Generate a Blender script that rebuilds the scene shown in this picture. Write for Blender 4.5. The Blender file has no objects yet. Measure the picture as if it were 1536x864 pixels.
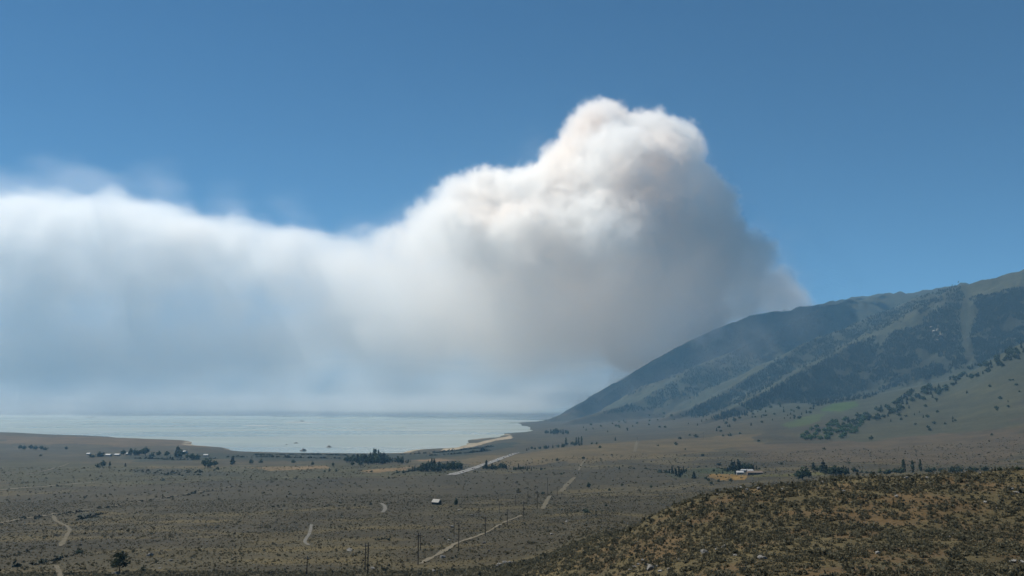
import bpy, math, random
import numpy as np
from mathutils import Vector

random.seed(7)
rng = np.random.default_rng(7)
R = math.radians
sc = bpy.context.scene
COL = sc.collection

# ------------------------------------------------------------------ camera, sky, sun, exposure
F = 1205.0                                   # focal length in pixels of a 1536 wide frame
PITCH = math.atan(168 / F)
CZ = 142.0                                   # camera height above the lake
cam = bpy.data.cameras.new('camera'); camo = bpy.data.objects.new('camera', cam); COL.objects.link(camo)
cam.sensor_width = 36; cam.lens = 36 * F / 1536; cam.clip_start = 0.5; cam.clip_end = 200000
camo.location = (0, 0, CZ); camo.rotation_euler = (math.pi / 2 + PITCH, 0, 0); sc.camera = camo

EL, AZ = R(52), R(-54)                       # sun: high, in front and to the left
world = bpy.data.worlds.new('World'); sc.world = world; world.use_nodes = True
wt = world.node_tree; bg = wt.nodes['Background']
sky = wt.nodes.new('ShaderNodeTexSky'); sky.sky_type = 'NISHITA'; sky.sun_disc = False
sky.sun_elevation = EL; sky.sun_rotation = AZ; sky.altitude = 2200
sky.air_density = 1.0; sky.dust_density = 0.7; sky.ozone_density = 3.0
wm = wt.nodes.new('ShaderNodeMix'); wm.data_type = 'RGBA'; wm.blend_type = 'MULTIPLY'; wm.inputs[0].default_value = 1; wm.inputs[7].default_value = (.02, .34, .64, 1)
wt.links.new(sky.outputs[0], wm.inputs[6]); wt.links.new(wm.outputs[2], bg.inputs[0]); bg.inputs[1].default_value = 0.05
sl = bpy.data.lights.new('sun', 'SUN'); sl.energy = 5.0; sl.angle = R(0.5); sl.color = (1, .945, .85)
sun = bpy.data.objects.new('sun', sl); COL.objects.link(sun)
sd = Vector((math.sin(AZ) * math.cos(EL), math.cos(AZ) * math.cos(EL), math.sin(EL)))
sun.rotation_euler = (-sd).to_track_quat('-Z', 'Y').to_euler()
sun.location = (-400, 300, 900)
sc.view_settings.view_transform = 'Standard'; sc.view_settings.look = 'None'
sc.view_settings.exposure = .5; sc.view_settings.gamma = 1; sc.view_settings.use_curve_mapping = False
sc.cycles.use_denoising = True
sc.cycles.max_bounces = 22; sc.cycles.diffuse_bounces = 2; sc.cycles.glossy_bounces = 2
sc.cycles.transparent_max_bounces = 8; sc.cycles.volume_bounces = 16
sc.cycles.volume_step_rate = 4.0
SMOKE_D, SMOKE_C, SMOKE_G = .0034, (.999, .971, .925), .34

# ------------------------------------------------------------------ measuring helpers
CP, SP = math.cos(PITCH), math.sin(PITCH)
def slopes(x, y):
    """direction through a photo pixel as (X per metre of Y, Z per metre of Y)"""
    u = (np.asarray(x, float) - 768) / F; v = (432 - np.asarray(y, float)) / F
    dy = CP - SP * v
    return u / dy, (SP + CP * v) / dy
def at(x, y, Y):
    a, b = slopes(x, y)
    return np.array([a * Y, Y, CZ + b * Y])
def hsh(ix, iy, seed):
    h = (ix.astype(np.int64) * 374761393 + iy.astype(np.int64) * 668265263 + seed * 2147483647) & 0xffffffff
    h = ((h ^ (h >> 13)) * 1274126177) & 0xffffffff
    h = (h ^ (h >> 16)) & 0xffff
    return h / 65535.0
def vnoise(x, y, seed=0):
    ix, iy = np.floor(x), np.floor(y); fx, fy = x - ix, y - iy
    fx = fx * fx * (3 - 2 * fx); fy = fy * fy * (3 - 2 * fy)
    a = hsh(ix, iy, seed); b = hsh(ix + 1, iy, seed); c = hsh(ix, iy + 1, seed); d = hsh(ix + 1, iy + 1, seed)
    return (a + (b - a) * fx) * (1 - fy) + (c + (d - c) * fx) * fy
def fbm(x, y, scale, octv=4, seed=0, ridged=False):
    s = np.zeros(np.shape(x)); amp, tot, f = 1., 0., 1. / scale
    for o in range(octv):
        n = vnoise(x * f + 17.3 * o, y * f - 9.1 * o, seed + o) * 2 - 1
        if ridged: n = 1 - 2 * np.abs(n)
        s += n * amp; tot += amp; amp *= .5; f *= 2.03
    return s / tot
def sstep(a, b, x):
    t = np.clip((x - a) / (b - a), 0, 1); return t * t * (3 - 2 * t)

# ------------------------------------------------------------------ terrain
# radial height profiles: picture column -> (distance, picture row) ; row given as ('z', height above lake) where hidden
H0 = CZ - 1.7
COLS = {
 -500: [(0, 'z', H0), (60, 'z', 124), (150, 'z', 105), (250, 862), (330, 840), (480, 800), (640, 770), (800, 752), (1000, 735), (1400, 706), (1800, 688), (2400, 671), (2800, 655), (3200, 645), (3600, 'z', -3), (6000, 'z', -6)],
 0: [(0, 'z', H0), (60, 'z', 124), (150, 'z', 105), (250, 868), (330, 842), (480, 800), (640, 772), (800, 753), (1000, 735), (1200, 720), (1450, 704), (1750, 690), (2100, 680), (2400, 673), (2700, 660), (3000, 649.5), (3150, 647), (3400, 'z', -3), (6000, 'z', -6)],
 190: [(0, 'z', H0), (60, 'z', 124), (150, 'z', 104), (250, 866), (330, 840), (480, 798), (640, 770), (800, 751), (1000, 734), (1200, 719), (1450, 703), (1750, 689), (2100, 680), (2400, 672), (2650, 660), (2800, 656), (2950, 'z', 3), (3100, 'z', -3), (6000, 'z', -6)],
 300: [(0, 'z', H0), (60, 'z', 124), (150, 'z', 104), (250, 866), (330, 840), (480, 797), (640, 768), (800, 750), (1000, 732), (1200, 718), (1450, 703), (1750, 689), (2050, 680), (2300, 670), (2420, 667), (2560, 'z', -2), (6000, 'z', -6)],
 345: [(0, 'z', H0), (60, 'z', 124), (150, 'z', 104), (250, 866), (330, 840), (480, 797), (640, 768), (800, 750), (1000, 732), (1200, 718), (1450, 703), (1750, 689), (2000, 682), (2180, 676), (2280, 'z', -1.5), (2400, 'z', -3), (6000, 'z', -6)],
 450: [(0, 'z', H0), (60, 'z', 124), (150, 'z', 103), (250, 868), (320, 843), (420, 812), (560, 778), (700, 758), (860, 740), (1050, 722), (1250, 710), (1500, 699), (1750, 690), (2000, 682), (2110, 678.5), (2200, 'z', -2), (6000, 'z', -6)],
 600: [(0, 'z', H0), (60, 'z', 124), (150, 'z', 103), (250, 868), (320, 843), (420, 810), (540, 779), (660, 757), (820, 739), (1000, 724), (1180, 712), (1350, 704), (1550, 697), (1750, 690), (1950, 683.5), (2110, 679), (2200, 'z', -2), (6000, 'z', -6)],
 680: [(0, 'z', H0), (60, 'z', 123), (150, 'z', 103), (240, 868), (320, 840), (420, 808), (540, 778), (660, 757), (820, 739), (1000, 724), (1150, 713), (1300, 704), (1500, 695), (1700, 687), (1950, 680), (2200, 674), (2330, 670.5), (2450, 'z', -2), (6000, 'z', -6)],
 750: [(0, 'z', H0), (60, 'z', 122), (150, 'z', 102), (220, 868), (320, 832), (420, 803), (540, 775), (660, 757), (820, 739), (1000, 723), (1120, 713), (1280, 703), (1500, 692), (1700, 685), (1850, 681), (2150, 675), (2500, 667), (2900, 658), (3000, 656.5), (3150, 'z', -2), (6000, 'z', -6)],
 785: [(0, 'z', H0), (60, 'z', 121), (150, 'z', 102), (210, 868), (300, 834), (420, 800), (540, 774), (660, 756), (820, 738), (1000, 722), (1120, 712), (1280, 702), (1500, 689), (1700, 680.5), (1780, 679), (1950, 'z', 15), (2400, 668), (2900, 657), (3400, 649), (3500, 648), (3650, 'z', -1.5), (4300, 'z', -2), (4700, 'z', 1), (5150, 633.4), (5400, 'z', -1), (6500, 'z', -6)],
 830: [(0, 'z', H0), (60, 'z', 120), (130, 'z', 106), (180, 866), (230, 838), (330, 816), (450, 790), (560, 770), (700, 752), (850, 736), (1000, 722), (1150, 709), (1300, 698), (1500, 685), (1700, 675), (1800, 672.5), (2000, 'z', 20), (2500, 664), (3000, 656), (3700, 646), (4500, 637.5), (5000, 634.5), (5300, 'z', 0), (6500, 'z', -5)],
 900: [(0, 'z', H0), (60, 'z', 121), (110, 'z', 114), (160, 850), (215, 805), (290, 797), (400, 784), (540, 767), (680, 751), (820, 737), (960, 724), (1100, 711), (1300, 696), (1500, 682), (1700, 669), (1830, 664.5), (2050, 'z', 30), (2600, 656), (3200, 647), (4000, 637), (5000, 'z', 6), (6500, 'z', 0)],
 1000: [(0, 'z', H0), (60, 'z', 124), (100, 'z', 119), (140, 830), (195, 758), (250, 'z', 99), (330, 'z', 84), (450, 'z', 72), (620, 757), (760, 741), (900, 727), (1050, 714), (1250, 698), (1500, 682), (1750, 668), (1980, 657.5), (2250, 'z', 36), (2800, 649), (3400, 638), (4200, 628), (6500, 'z', 30)],
 1080: [(0, 'z', H0), (60, 'z', 125), (100, 'z', 121), (140, 806), (195, 735), (250, 'z', 102), (330, 'z', 88), (450, 'z', 74), (640, 745), (780, 734), (900, 724), (1050, 711), (1250, 696), (1500, 680), (1800, 665), (2100, 651), (2300, 646), (2800, 638), (3400, 627), (4200, 616), (6500, 'z', 60)],
 1160: [(0, 'z', H0), (60, 'z', 126), (100, 'z', 122), (140, 796), (195, 726), (250, 'z', 104), (330, 'z', 90), (450, 'z', 76), (640, 737), (780, 726), (900, 714), (1050, 703), (1250, 691), (1500, 677), (1800, 662), (2200, 644), (2600, 629), (3000, 615), (4000, 604), (6500, 'z', 120)],
 1300: [(0, 'z', H0), (60, 'z', 127), (100, 'z', 123), (140, 786), (195, 711), (250, 'z', 107), (330, 'z', 94), (450, 'z', 80), (640, 'z', 70), (780, 716), (900, 706.5), (1050, 698), (1250, 687), (1500, 674), (1800, 659), (2200, 637), (2600, 615), (2900, 601), (3200, 596), (6500, 'z', 200)],
 1450: [(0, 'z', H0), (60, 'z', 127), (100, 'z', 123), (140, 782), (195, 706), (250, 'z', 108), (330, 'z', 96), (450, 'z', 82), (640, 'z', 72), (780, 712), (900, 703), (1050, 694), (1250, 682), (1500, 664), (1800, 644), (2200, 612), (2600, 580), (2800, 566), (3100, 568), (6500, 'z', 300)],
 1536: [(0, 'z', H0), (60, 'z', 127), (100, 'z', 123), (140, 780), (195, 703), (250, 'z', 109), (330, 'z', 97), (450, 'z', 84), (640, 'z', 74), (780, 710), (900, 701), (1050, 690), (1250, 674), (1500, 652), (1800, 623), (2200, 575), (2600, 522), (2700, 515), (3000, 530), (6500, 'z', 400)],
 2000: [(0, 'z', H0), (60, 'z', 127), (100, 'z', 124), (140, 780), (195, 703), (250, 'z', 110), (330, 'z', 99), (450, 'z', 88), (640, 'z', 82), (780, 706), (900, 692), (1050, 676), (1250, 650), (1500, 615), (1800, 570), (2200, 480), (2600, 400), (2700, 390), (3000, 400), (6500, 'z', 700)],
}
LY = np.linspace(math.log(20), math.log(9000), 420)
AA = np.linspace(-1.3, 1.3, 521)
_ca, _cz = [], []
for x in sorted(COLS):
    Ys, Zs = [], []
    for p in COLS[x]:
        Y = max(p[0], 1.0)
        z = p[2] if p[1] == 'z' else CZ + slopes(x, p[1])[1] * Y
        Ys.append(math.log(Y + 0.0)); Zs.append(z)
    Ys.append(math.log(9100)); Zs.append(Zs[-1])
    _ca.append((x - 768) / F / 1.02); _cz.append(np.interp(LY, Ys, Zs))
_ca = np.array(_ca); _cz = np.array(_cz)
GRID = np.array([np.interp(AA, _ca, _cz[:, j]) for j in range(len(LY))])      # [LY, AA]
def gblur(A, s, ax):
    n = int(3 * s) + 1; k = np.exp(-.5 * (np.arange(-n, n + 1) / s) ** 2); k /= k.sum()
    pad = [(0, 0), (0, 0)]; pad[ax] = (n, n)
    P = np.pad(A, pad, mode='edge')
    return sum(k[i] * np.take(P, range(i, i + A.shape[ax]), axis=ax) for i in range(2 * n + 1))
GRID = gblur(gblur(GRID, 1.3, 0), 3.0, 1)

RIDGES = [  # crest points (x, y, distance), viewer-side slope, far-side slope, gully depth
 ([(1900, 330, 4300), (1700, 360, 4350), (1536, 402, 4400), (1447, 424, 4500), (1405, 455, 4520), (1376, 483, 4480), (1334, 494, 4430), (1289, 506, 4330), (1249, 528, 4180), (1192, 557, 3950), (1136, 590, 3650), (1095, 613, 3350), (1050, 634, 3000)], .40, .5, 1.0),
 ([(1447, 423, 4900), (1385, 440, 5050), (1339, 458, 5050), (1294, 478, 5000), (1229, 503, 4900), (1187, 523, 4800), (1136, 554, 4600), (1090, 583, 4400), (1040, 609, 4100), (985, 631, 3800)], .42, .5, 1.0),
 ([(1447, 421, 6100), (1385, 434, 6200), (1331, 437, 6300), (1300, 445, 6250), (1274, 446, 6250), (1240, 457, 6200), (1196, 478, 6000), (1160, 498, 5850), (1127, 512, 5750), (1093, 529, 5600), (1042, 549, 5400), (1003, 574, 5200), (958, 600, 5000), (918, 612, 4800), (887, 622, 4600), (850, 633, 4400)], .42, .5, 1.0),
 ([(1331, 436, 7600), (1274, 445, 7500), (1226, 454, 7300), (1180, 464, 7200), (1139, 468, 7150), (1120, 474, 7100), (1080, 489, 7000), (1048, 509, 6900), (1000, 537, 6700), (969, 552, 6500), (935, 574, 6300), (904, 597, 6050), (873, 606, 5800), (856, 617, 5650), (825, 628, 5400), (790, 634, 5200)], .45, .5, 1.0),
]
RW = [(np.array([at(*p) for p in r[0]]), r[1], r[2], r[3]) for r in RIDGES]
def base_h(X, Y):
    Yc = np.maximum(Y, 20.)
    a = np.clip(X / Yc, -1.29, 1.29); ly = np.clip(np.log(Yc), LY[0], LY[-1] - 1e-6)
    i = (a - AA[0]) / (AA[1] - AA[0]); j = (ly - LY[0]) / (LY[1] - LY[0])
    i0 = np.clip(i.astype(int), 0, len(AA) - 2); j0 = np.clip(j.astype(int), 0, len(LY) - 2)
    fi, fj = i - i0, j - j0
    z = (GRID[j0, i0] * (1 - fi) + GRID[j0, i0 + 1] * fi) * (1 - fj) + (GRID[j0 + 1, i0] * (1 - fi) + GRID[j0 + 1, i0 + 1] * fi) * fj
    near = sstep(20, 0, Y)
    return z * (1 - near) + (H0 - .10 * np.maximum(Y, 0)) * near
def height(X, Y, full=False):
    X = np.asarray(X, float); Y = np.asarray(Y, float)
    z = base_h(X, Y); b0 = z.copy()
    far = Y > 1500
    if np.any(far):
        x, y = X[far], Y[far]; zz = z[far]
        w1 = fbm(x, y, 900, 4, 11) * 130
        w2 = fbm(x, y, 260, 4, 21, True)
        w3 = fbm(x, y, 60, 3, 25)
        w4 = (1 - fbm(x, y, 120, 3, 28, True)) * 13 * sstep(70, 200, zz + 60)
        best = np.full(x.shape, -1e9)
        for pts, s1, s2, gd in RW:
            for k in range(len(pts) - 1):
                p, q = pts[k], pts[k + 1]; dx, dy = q[0] - p[0], q[1] - p[1]; L2 = dx * dx + dy * dy
                t = np.clip(((x - p[0]) * dx + (y - p[1]) * dy) / L2, 0, 1)
                bd = np.hypot(x - p[0] - t * dx, y - p[1] - t * dy)
                hz = p[2] + t * (q[2] - p[2]) - s1 * bd * (1 + .2 * sstep(200, 900, bd)) - sstep(0, 350, bd) * gd * (36 * (1 - w2) + w1 * .25) + 4.5 * w3 - w4
                best = np.maximum(best, hz)
        k = 18.0
        dlt = best - zz
        zz = np.where(dlt > 6 * k, best, np.where(dlt < -6 * k, zz, zz + k * np.logaddexp(0, np.clip(dlt / k, -20, 20)) - k * math.log(2) * np.exp(-np.abs(dlt) / k)))
        z[far] = zz
    land = sstep(0.5, 10, z)
    z = z + land * (fbm(X, Y, 140, 4, 3) * 1.6 * sstep(120, 700, Y) + fbm(X, Y, 24, 3, 5) * .55 * sstep(10, 120, Y) + fbm(X, Y, 5, 2, 7) * .16)
    # the low wave-cut roughness of the shore
    z = z + (1 - land) * fbm(X, Y, 120, 3, 9) * .7
    return (z, z - b0) if full else z
_YS = np.exp(np.linspace(math.log(25), math.log(8900), 2600))
def hit(x, y):
    """point of the terrain seen through a photo pixel"""
    a, b = slopes(x, y)
    ray = CZ + b * _YS; h = height(a * _YS, _YS)
    k = np.nonzero(ray < h)[0]
    if len(k) == 0: return None
    k = k[0]
    if k == 0: Y = _YS[0]
    else:
        d0 = ray[k - 1] - h[k - 1]; d1 = h[k] - ray[k]
        Y = _YS[k - 1] + (_YS[k] - _YS[k - 1]) * d0 / (d0 + d1 + 1e-9)
    return np.array([a * Y, Y, float(height(np.array([a * Y]), np.array([Y]))[0])])
# ------------------------------------------------------------------ object helpers
def put(name, me, parent=None, mats=(), loc=None):
    o = bpy.data.objects.new(name, me); COL.objects.link(o)
    for m in mats: me.materials.append(m)
    if parent is not None: o.parent = parent
    if loc is not None: o.location = loc
    return o
def tag(o, label=None, cat=None, group=None, kind=None):
    if label: o['label'] = label
    if cat: o['category'] = cat
    if group: o['group'] = group
    if kind: o['kind'] = kind
    return o
def mesh_np(name, V, faces, smooth=False, midx=None):
    """faces: int array (n,3) or (n,4), or a list of such arrays"""
    fl = faces if isinstance(faces, list) else [faces]
    fl = [np.asarray(f, np.int32) for f in fl if len(f)]
    me = bpy.data.meshes.new(name)
    V = np.asarray(V, np.float32)
    me.vertices.add(len(V)); me.vertices.foreach_set('co', V.ravel())
    tot = np.concatenate([np.full(len(f), f.shape[1], np.int32) for f in fl])
    loops = np.concatenate([f.ravel() for f in fl])
    me.loops.add(len(loops)); me.loops.foreach_set('vertex_index', loops)
    me.polygons.add(len(tot))
    st = np.concatenate([[0], np.cumsum(tot)[:-1]]).astype(np.int32)
    me.polygons.foreach_set('loop_start', st)
    if midx is not None: me.polygons.foreach_set('material_index', np.asarray(midx, np.int32))
    me.polygons.foreach_set('use_smooth', np.full(len(tot), smooth))
    me.update(calc_edges=True)
    return me

# ------------------------------------------------------------------ materials
def nmat(name):
    m = bpy.data.materials.new(name); m.use_nodes = True
    t = m.node_tree; b = t.nodes['Principled BSDF']; b.inputs['Roughness'].default_value = .95
    b.inputs['Specular IOR Level'].default_value = .15
    return m, t, b
def tex(t, scale, detail=4, rough=.6, dist=0, coord='Object'):
    tc = t.nodes.new('ShaderNodeTexCoord'); n = t.nodes.new('ShaderNodeTexNoise')
    n.inputs['Scale'].default_value = scale; n.inputs['Detail'].default_value = detail
    n.inputs['Roughness'].default_value = rough; n.inputs['Distortion'].default_value = dist
    t.links.new(tc.outputs[coord], n.inputs['Vector']); return n.outputs[0]
def ramp(t, fac, stops):
    r = t.nodes.new('ShaderNodeValToRGB'); e = r.color_ramp.elements
    while len(e) < len(stops): e.new(.5)
    for i, (p, c) in enumerate(stops):
        e[i].position = p; e[i].color = (*c, 1) if len(c) == 3 else c
    t.links.new(fac, r.inputs[0]); return r.outputs[0]
def mix(t, a, b, fac, mode='MIX'):
    m = t.nodes.new('ShaderNodeMix'); m.data_type = 'RGBA'; m.blend_type = mode
    for v, i in ((fac, 0), (a, 6), (b, 7)):
        if isinstance(v, (int, float)): m.inputs[i].default_value = v
        elif isinstance(v, tuple): m.inputs[i].default_value = (*v, 1)
        else: t.links.new(v, m.inputs[i])
    return m.outputs[2]
def mth(t, op, a, b=None):
    m = t.nodes.new('ShaderNodeMath'); m.operation = op; m.use_clamp = False
    for i, v in enumerate((a, b)):
        if v is None: continue
        if isinstance(v, (int, float)): m.inputs[i].default_value = v
        else: t.links.new(v, m.inputs[i])
    return m.outputs[0]
def bump(t, b, h, strength, dist):
    n = t.nodes.new('ShaderNodeBump'); n.inputs['Strength'].default_value = strength; n.inputs['Distance'].default_value = dist
    t.links.new(h, n.inputs['Height']); t.links.new(n.outputs[0], b.inputs['Normal'])
def mottled(name, c1, c2, scale, detail=4, rough=.95, bmp=0, bdist=.1, lo=.35, hi=.65):
    m, t, b = nmat(name); n = tex(t, scale, detail)
    t.links.new(ramp(t, n, [(lo, c1), (hi, c2)]), b.inputs['Base Color']); b.inputs['Roughness'].default_value = rough
    if bmp: bump(t, b, n, bmp, bdist)
    return m
# land: painted earth and grass colours, speckled with brush
land_m, t, b = nmat('land')
at_ = t.nodes.new('ShaderNodeAttribute'); at_.attribute_name = 'tint'
ab = t.nodes.new('ShaderNodeAttribute'); ab.attribute_name = 'brush'
n1 = tex(t, 1 / 60, 5, .62); n2 = tex(t, 1 / 7.5, 5, .65); n3 = tex(t, 1 / 2.6, 3, .6); n4 = tex(t, 1 / 240, 4, .6)
var = mth(t, 'MULTIPLY', mth(t, 'ADD', mth(t, 'MULTIPLY', n1, 1.1), .45), mth(t, 'ADD', mth(t, 'MULTIPLY', n2, 1.2), .4))
var = mth(t, 'MULTIPLY', var, mth(t, 'ADD', mth(t, 'MULTIPLY', n4, .8), .6))
c0 = mix(t, at_.outputs['Color'], var, 1.0, 'MULTIPLY')
sp = t.nodes.new('ShaderNodeMapRange'); t.links.new(mth(t, 'ADD', mth(t, 'MULTIPLY', n3, .65), mth(t, 'MULTIPLY', n2, .35)), sp.inputs[0])
sp.inputs[1].default_value = .47; sp.inputs[2].default_value = .56
sage = ramp(t, n1, [(.3, (.032, .033, .022)), (.7, (.046, .043, .028))])
c1 = mix(t, c0, sage, mth(t, 'MULTIPLY', sp.outputs[0], ab.outputs['Fac']))
t.links.new(c1, b.inputs['Base Color']); bump(t, b, mth(t, 'ADD', n3, n2), .7, .8)

# ------------------------------------------------------------------ ground sheet
ac = np.concatenate([-np.linspace(2.6, .76, 46)[:-1], np.linspace(-.76, .76, 900), np.linspace(.76, 2.6, 46)[1:]])
ry = np.exp(np.linspace(math.log(14), math.log(9060), 720)) - 60
GA, GY = np.meshgrid(ac, ry); GX = GA * (GY + 60)
GZ = height(GX.ravel(), GY.ravel()).reshape(GX.shape)
near0 = np.hypot(GX, GY) < 25
def topix(X, Y, Z):
    """photo pixel of world points"""
    dz = Z - CZ; w = CP * Y + SP * dz; h = -SP * Y + CP * dz
    return 768 + F * X / w, 432 - F * h / w
tint = np.empty(GX.shape + (3,)); tint[:] = (.082, .073, .052)
brush = np.full(GX.shape, .42)
def inpoly(X, Y, P):
    r = np.zeros(X.shape, bool); n = len(P)
    for i in range(n):
        (x1, y1), (x2, y2) = P[i], P[(i + 1) % n]
        if y1 == y2: continue
        c = (y1 > Y) != (y2 > Y)
        r ^= c & (X < (x2 - x1) * (Y - y1) / (y2 - y1) + x1)
    return r
def ground_poly(pix):
    """the outline drawn on the photo, laid on the terrain"""
    out = []
    for i in range(len(pix)):
        p, q = pix[i], pix[(i + 1) % len(pix)]
        for s in (0, .5):
            h = hit(p[0] + s * (q[0] - p[0]), p[1] + s * (q[1] - p[1]))
            if h is not None: out.append((h[0], h[1]))
    return out
WOB = {}
def paint(pix, col, br=None, amt=1.0, wob=.012, seed=1, thr=None, scale=None):
    P = np.array(ground_poly(pix))
    D = P[:, 1].mean(); a = wob * D; s = scale or D * .05
    x0, y0 = P.min(0) - 3 * a; x1, y1 = P.max(0) + 3 * a
    m = (GX > x0) & (GX < x1) & (GY > y0) & (GY < y1)
    if not m.any(): return
    X, Y = GX[m], GY[m]
    X2 = X + fbm(X, Y, s, 4, 40 + seed) * a * 2; Y2 = Y + fbm(X, Y, s, 4, 60 + seed) * a * 4
    k = inpoly(X2, Y2, P).astype(float) * amt
    if thr is not None: k *= sstep(thr - .12, thr + .12, fbm(X, Y, s * .8, 4, 80 + seed) * .5 + .5)
    tint[m] = tint[m] * (1 - k[:, None]) + np.array(col) * k[:, None]
    if br is not None: brush[m] = brush[m] * (1 - k) + br * k
# broad belts
nz_ = fbm(GX, GY, 90, 5, 31) * .5 + .5
k = (sstep(.45, .62, nz_) * .6)[..., None]; tint[:] = tint * (1 - k) + np.array((.115, .102, .058)) * k
n2_ = fbm(GX * .35 + GY * .1, GY, 22, 5, 131) * .5 + .5
k = (sstep(.52, .68, n2_) * .7 * (GY < 1700))[..., None]; tint[:] = tint * (1 - k) + np.array((.165, .138, .07)) * k; brush *= 1 - .5 * k[..., 0]
n3_ = fbm(GX * .5, GY, 60, 4, 141) * .5 + .5
k = (sstep(.55, .7, n3_) * .6)[..., None]; tint[:] = tint * (1 - k) + np.array((.05, .046, .034)) * k
mount = sstep(60, 110, GZ) * sstep(1700, 2300, GY)
tint[:] = tint * (1 - mount[..., None]) + np.array((.072, .088, .07)) * mount[..., None]; brush[:] = brush * (1 - mount) + .35 * mount
hill = (GY < 240) & (GX > GY * .02)
kh0 = sstep(.0, .14, GX / (GY + 20)) * sstep(330, 220, GY)
kh = kh0 * (GX > 0)
soil = sstep(.5, .64, fbm(GX, GY, 9, 4, 33) * .5 + .5 + .0) * .7
ht = np.array((.135, .118, .068)) * (1 - soil[..., None]) + np.array((.175, .118, .068)) * soil[..., None]
tint[:] = tint * (1 - kh[..., None]) + ht * kh[..., None]; brush[:] = brush * (1 - .4 * kh)
paint([(0, 745), (330, 722), (560, 716), (830, 706), (1000, 700), (1040, 712), (900, 730), (790, 745), (640, 760), (400, 764), (150, 765), (0, 790)], (.074, .065, .044), .55, .85, seed=2)
paint([(0, 690), (120, 695), (330, 700), (400, 698), (520, 694), (640, 700), (700, 708), (560, 716), (330, 722), (140, 728), (0, 735)], (.088, .088, .045), .35, .8, seed=3)
paint([(370, 701), (490, 698.5), (494, 703), (400, 706)], (.27, .20, .115), 0, .9, seed=4, wob=.006)
paint([(543, 707), (575, 702), (612, 700.5), (620, 704), (575, 708)], (.29, .21, .12), 0, .9, seed=5, wob=.006)
paint([(616, 690), (655, 687), (690, 690), (650, 693)], (.25, .18, .12), 0, .9, seed=6, wob=.005)
paint([(210, 700), (330, 697), (330, 701), (225, 704)], (.17, .14, .075), 0, .8, seed=7, wob=.006)
paint([(175, 705), (250, 703), (353, 709), (350, 715), (230, 714)], (.045, .05, .035), .9, .85, seed=8, wob=.006)
paint([(110, 771), (135, 768), (155, 775), (150, 783), (118, 782)], (.05, .058, .05), .9, .9, seed=9, wob=.006)
paint([(180, 684), (330, 679), (420, 680), (560, 681), (640, 682), (700, 672), (745, 666), (775, 664), (760, 671), (715, 681), (650, 688), (560, 692), (420, 691), (330, 690), (200, 692)], (.022, .036, .026), .9, 1.0, seed=10, wob=.008)
paint([(0, 649), (190, 656), (260, 660), (325, 668), (300, 671), (180, 668), (60, 664), (0, 664)], (.17, .125, .08), .2, .9, seed=11)
paint([(0, 648), (150, 652), (190, 656), (100, 655), (0, 656)], (.09, .085, .07), .5, .8, seed=12)
paint([(700, 684), (770, 683), (830, 673), (900, 666), (1000, 659), (1136, 650), (1136, 668), (960, 690), (830, 696), (760, 700), (705, 700)], (.175, .138, .076), .25, .85, seed=13)
paint([(1110, 668), (1290, 662), (1536, 640), (1536, 698), (1300, 695), (1130, 690)], (.135, .105, .074), .25, .8, seed=14)
paint([(1180, 655), (1380, 600), (1536, 560), (1536, 640), (1290, 662)], (.085, .092, .062), .25, .8, seed=15)
paint([(1040, 703), (1080, 701), (1105, 705), (1110, 711), (1066, 711), (1045, 709)], (.06, .085, .032), .2, .9, seed=16, wob=.004)
paint([(1062, 716), (1068, 711), (1100, 711), (1120, 713), (1116, 720), (1080, 721)], (.25, .165, .05), 0, .95, seed=17, wob=.004)
paint([(1120, 712.5), (1180, 711), (1232, 708), (1240, 713), (1180, 715), (1130, 715)], (.13, .13, .045), .2, .8, seed=18, wob=.004)
paint([(1000, 706), (1050, 704), (1060, 716), (1010, 718)], (.065, .078, .042), .4, .8, seed=19, wob=.005)
paint([(840, 745), (1000, 731), (1045, 724), (1048, 728), (1000, 735), (860, 747)], (.16, .14, .085), .1, .6, seed=20, wob=.004)
paint([(960, 693), (1060, 685), (1100, 685), (1000, 697)], (.16, .135, .08), .1, .6, seed=21, wob=.004)
# timber and glades on the mountain
FOREST = {
 'dark': [(1440, 434), (1380, 490), (1334, 501), (1289, 513), (1249, 535), (1192, 564), (1140, 595), (1090, 618), (1064, 632), (1110, 624), (1150, 610), (1164, 602), (1230, 608), (1300, 597), (1362, 574), (1420, 561), (1450, 550), (1444, 520), (1438, 480), (1446, 447)],
 'east': [(1454, 452), (1500, 442), (1536, 434), (1536, 506), (1500, 530), (1466, 548), (1456, 500), (1470, 470)],
 'mid': [(1440, 428), (1390, 446), (1339, 463), (1294, 483), (1229, 508), (1187, 528), (1136, 560), (1090, 590), (1040, 614), (1020, 628), (1060, 624), (1130, 594), (1190, 558), (1250, 530), (1290, 507), (1330, 494), (1378, 480), (1430, 440)],
 'back': [(1230, 460), (1160, 502), (1127, 516), (1093, 533), (1042, 553), (1003, 578), (958, 604), (900, 622), (960, 618), (1040, 600), (1100, 566), (1170, 530), (1230, 500), (1260, 478)],
 'far': [(1270, 448), (1139, 471), (1080, 493), (1000, 541), (935, 578), (873, 609), (900, 608), (1000, 572), (1090, 526), (1160, 494), (1230, 462)],
}
for i, (nm, col, amt) in enumerate((('dark', (.022, .03, .024), .95), ('east', (.025, .032, .025), .9), ('mid', (.03, .037, .027), .7), ('back', (.04, .046, .032), .7), ('far', (.036, .042, .033), .7))):
    paint(FOREST[nm], col, .5, amt, seed=22 + i, wob=.01, scale=110, thr=(.36, .36, .47, .48, .46)[i])
paint([(1447, 426), (1536, 405), (1536, 430), (1500, 438), (1455, 448)], (.095, .105, .07), .1, .9, seed=30, wob=.004)
paint([(1444, 455), (1453, 470), (1450, 500), (1462, 540), (1450, 546), (1442, 500)], (.066, .075, .052), .4, .7, seed=31, wob=.012)
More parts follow.
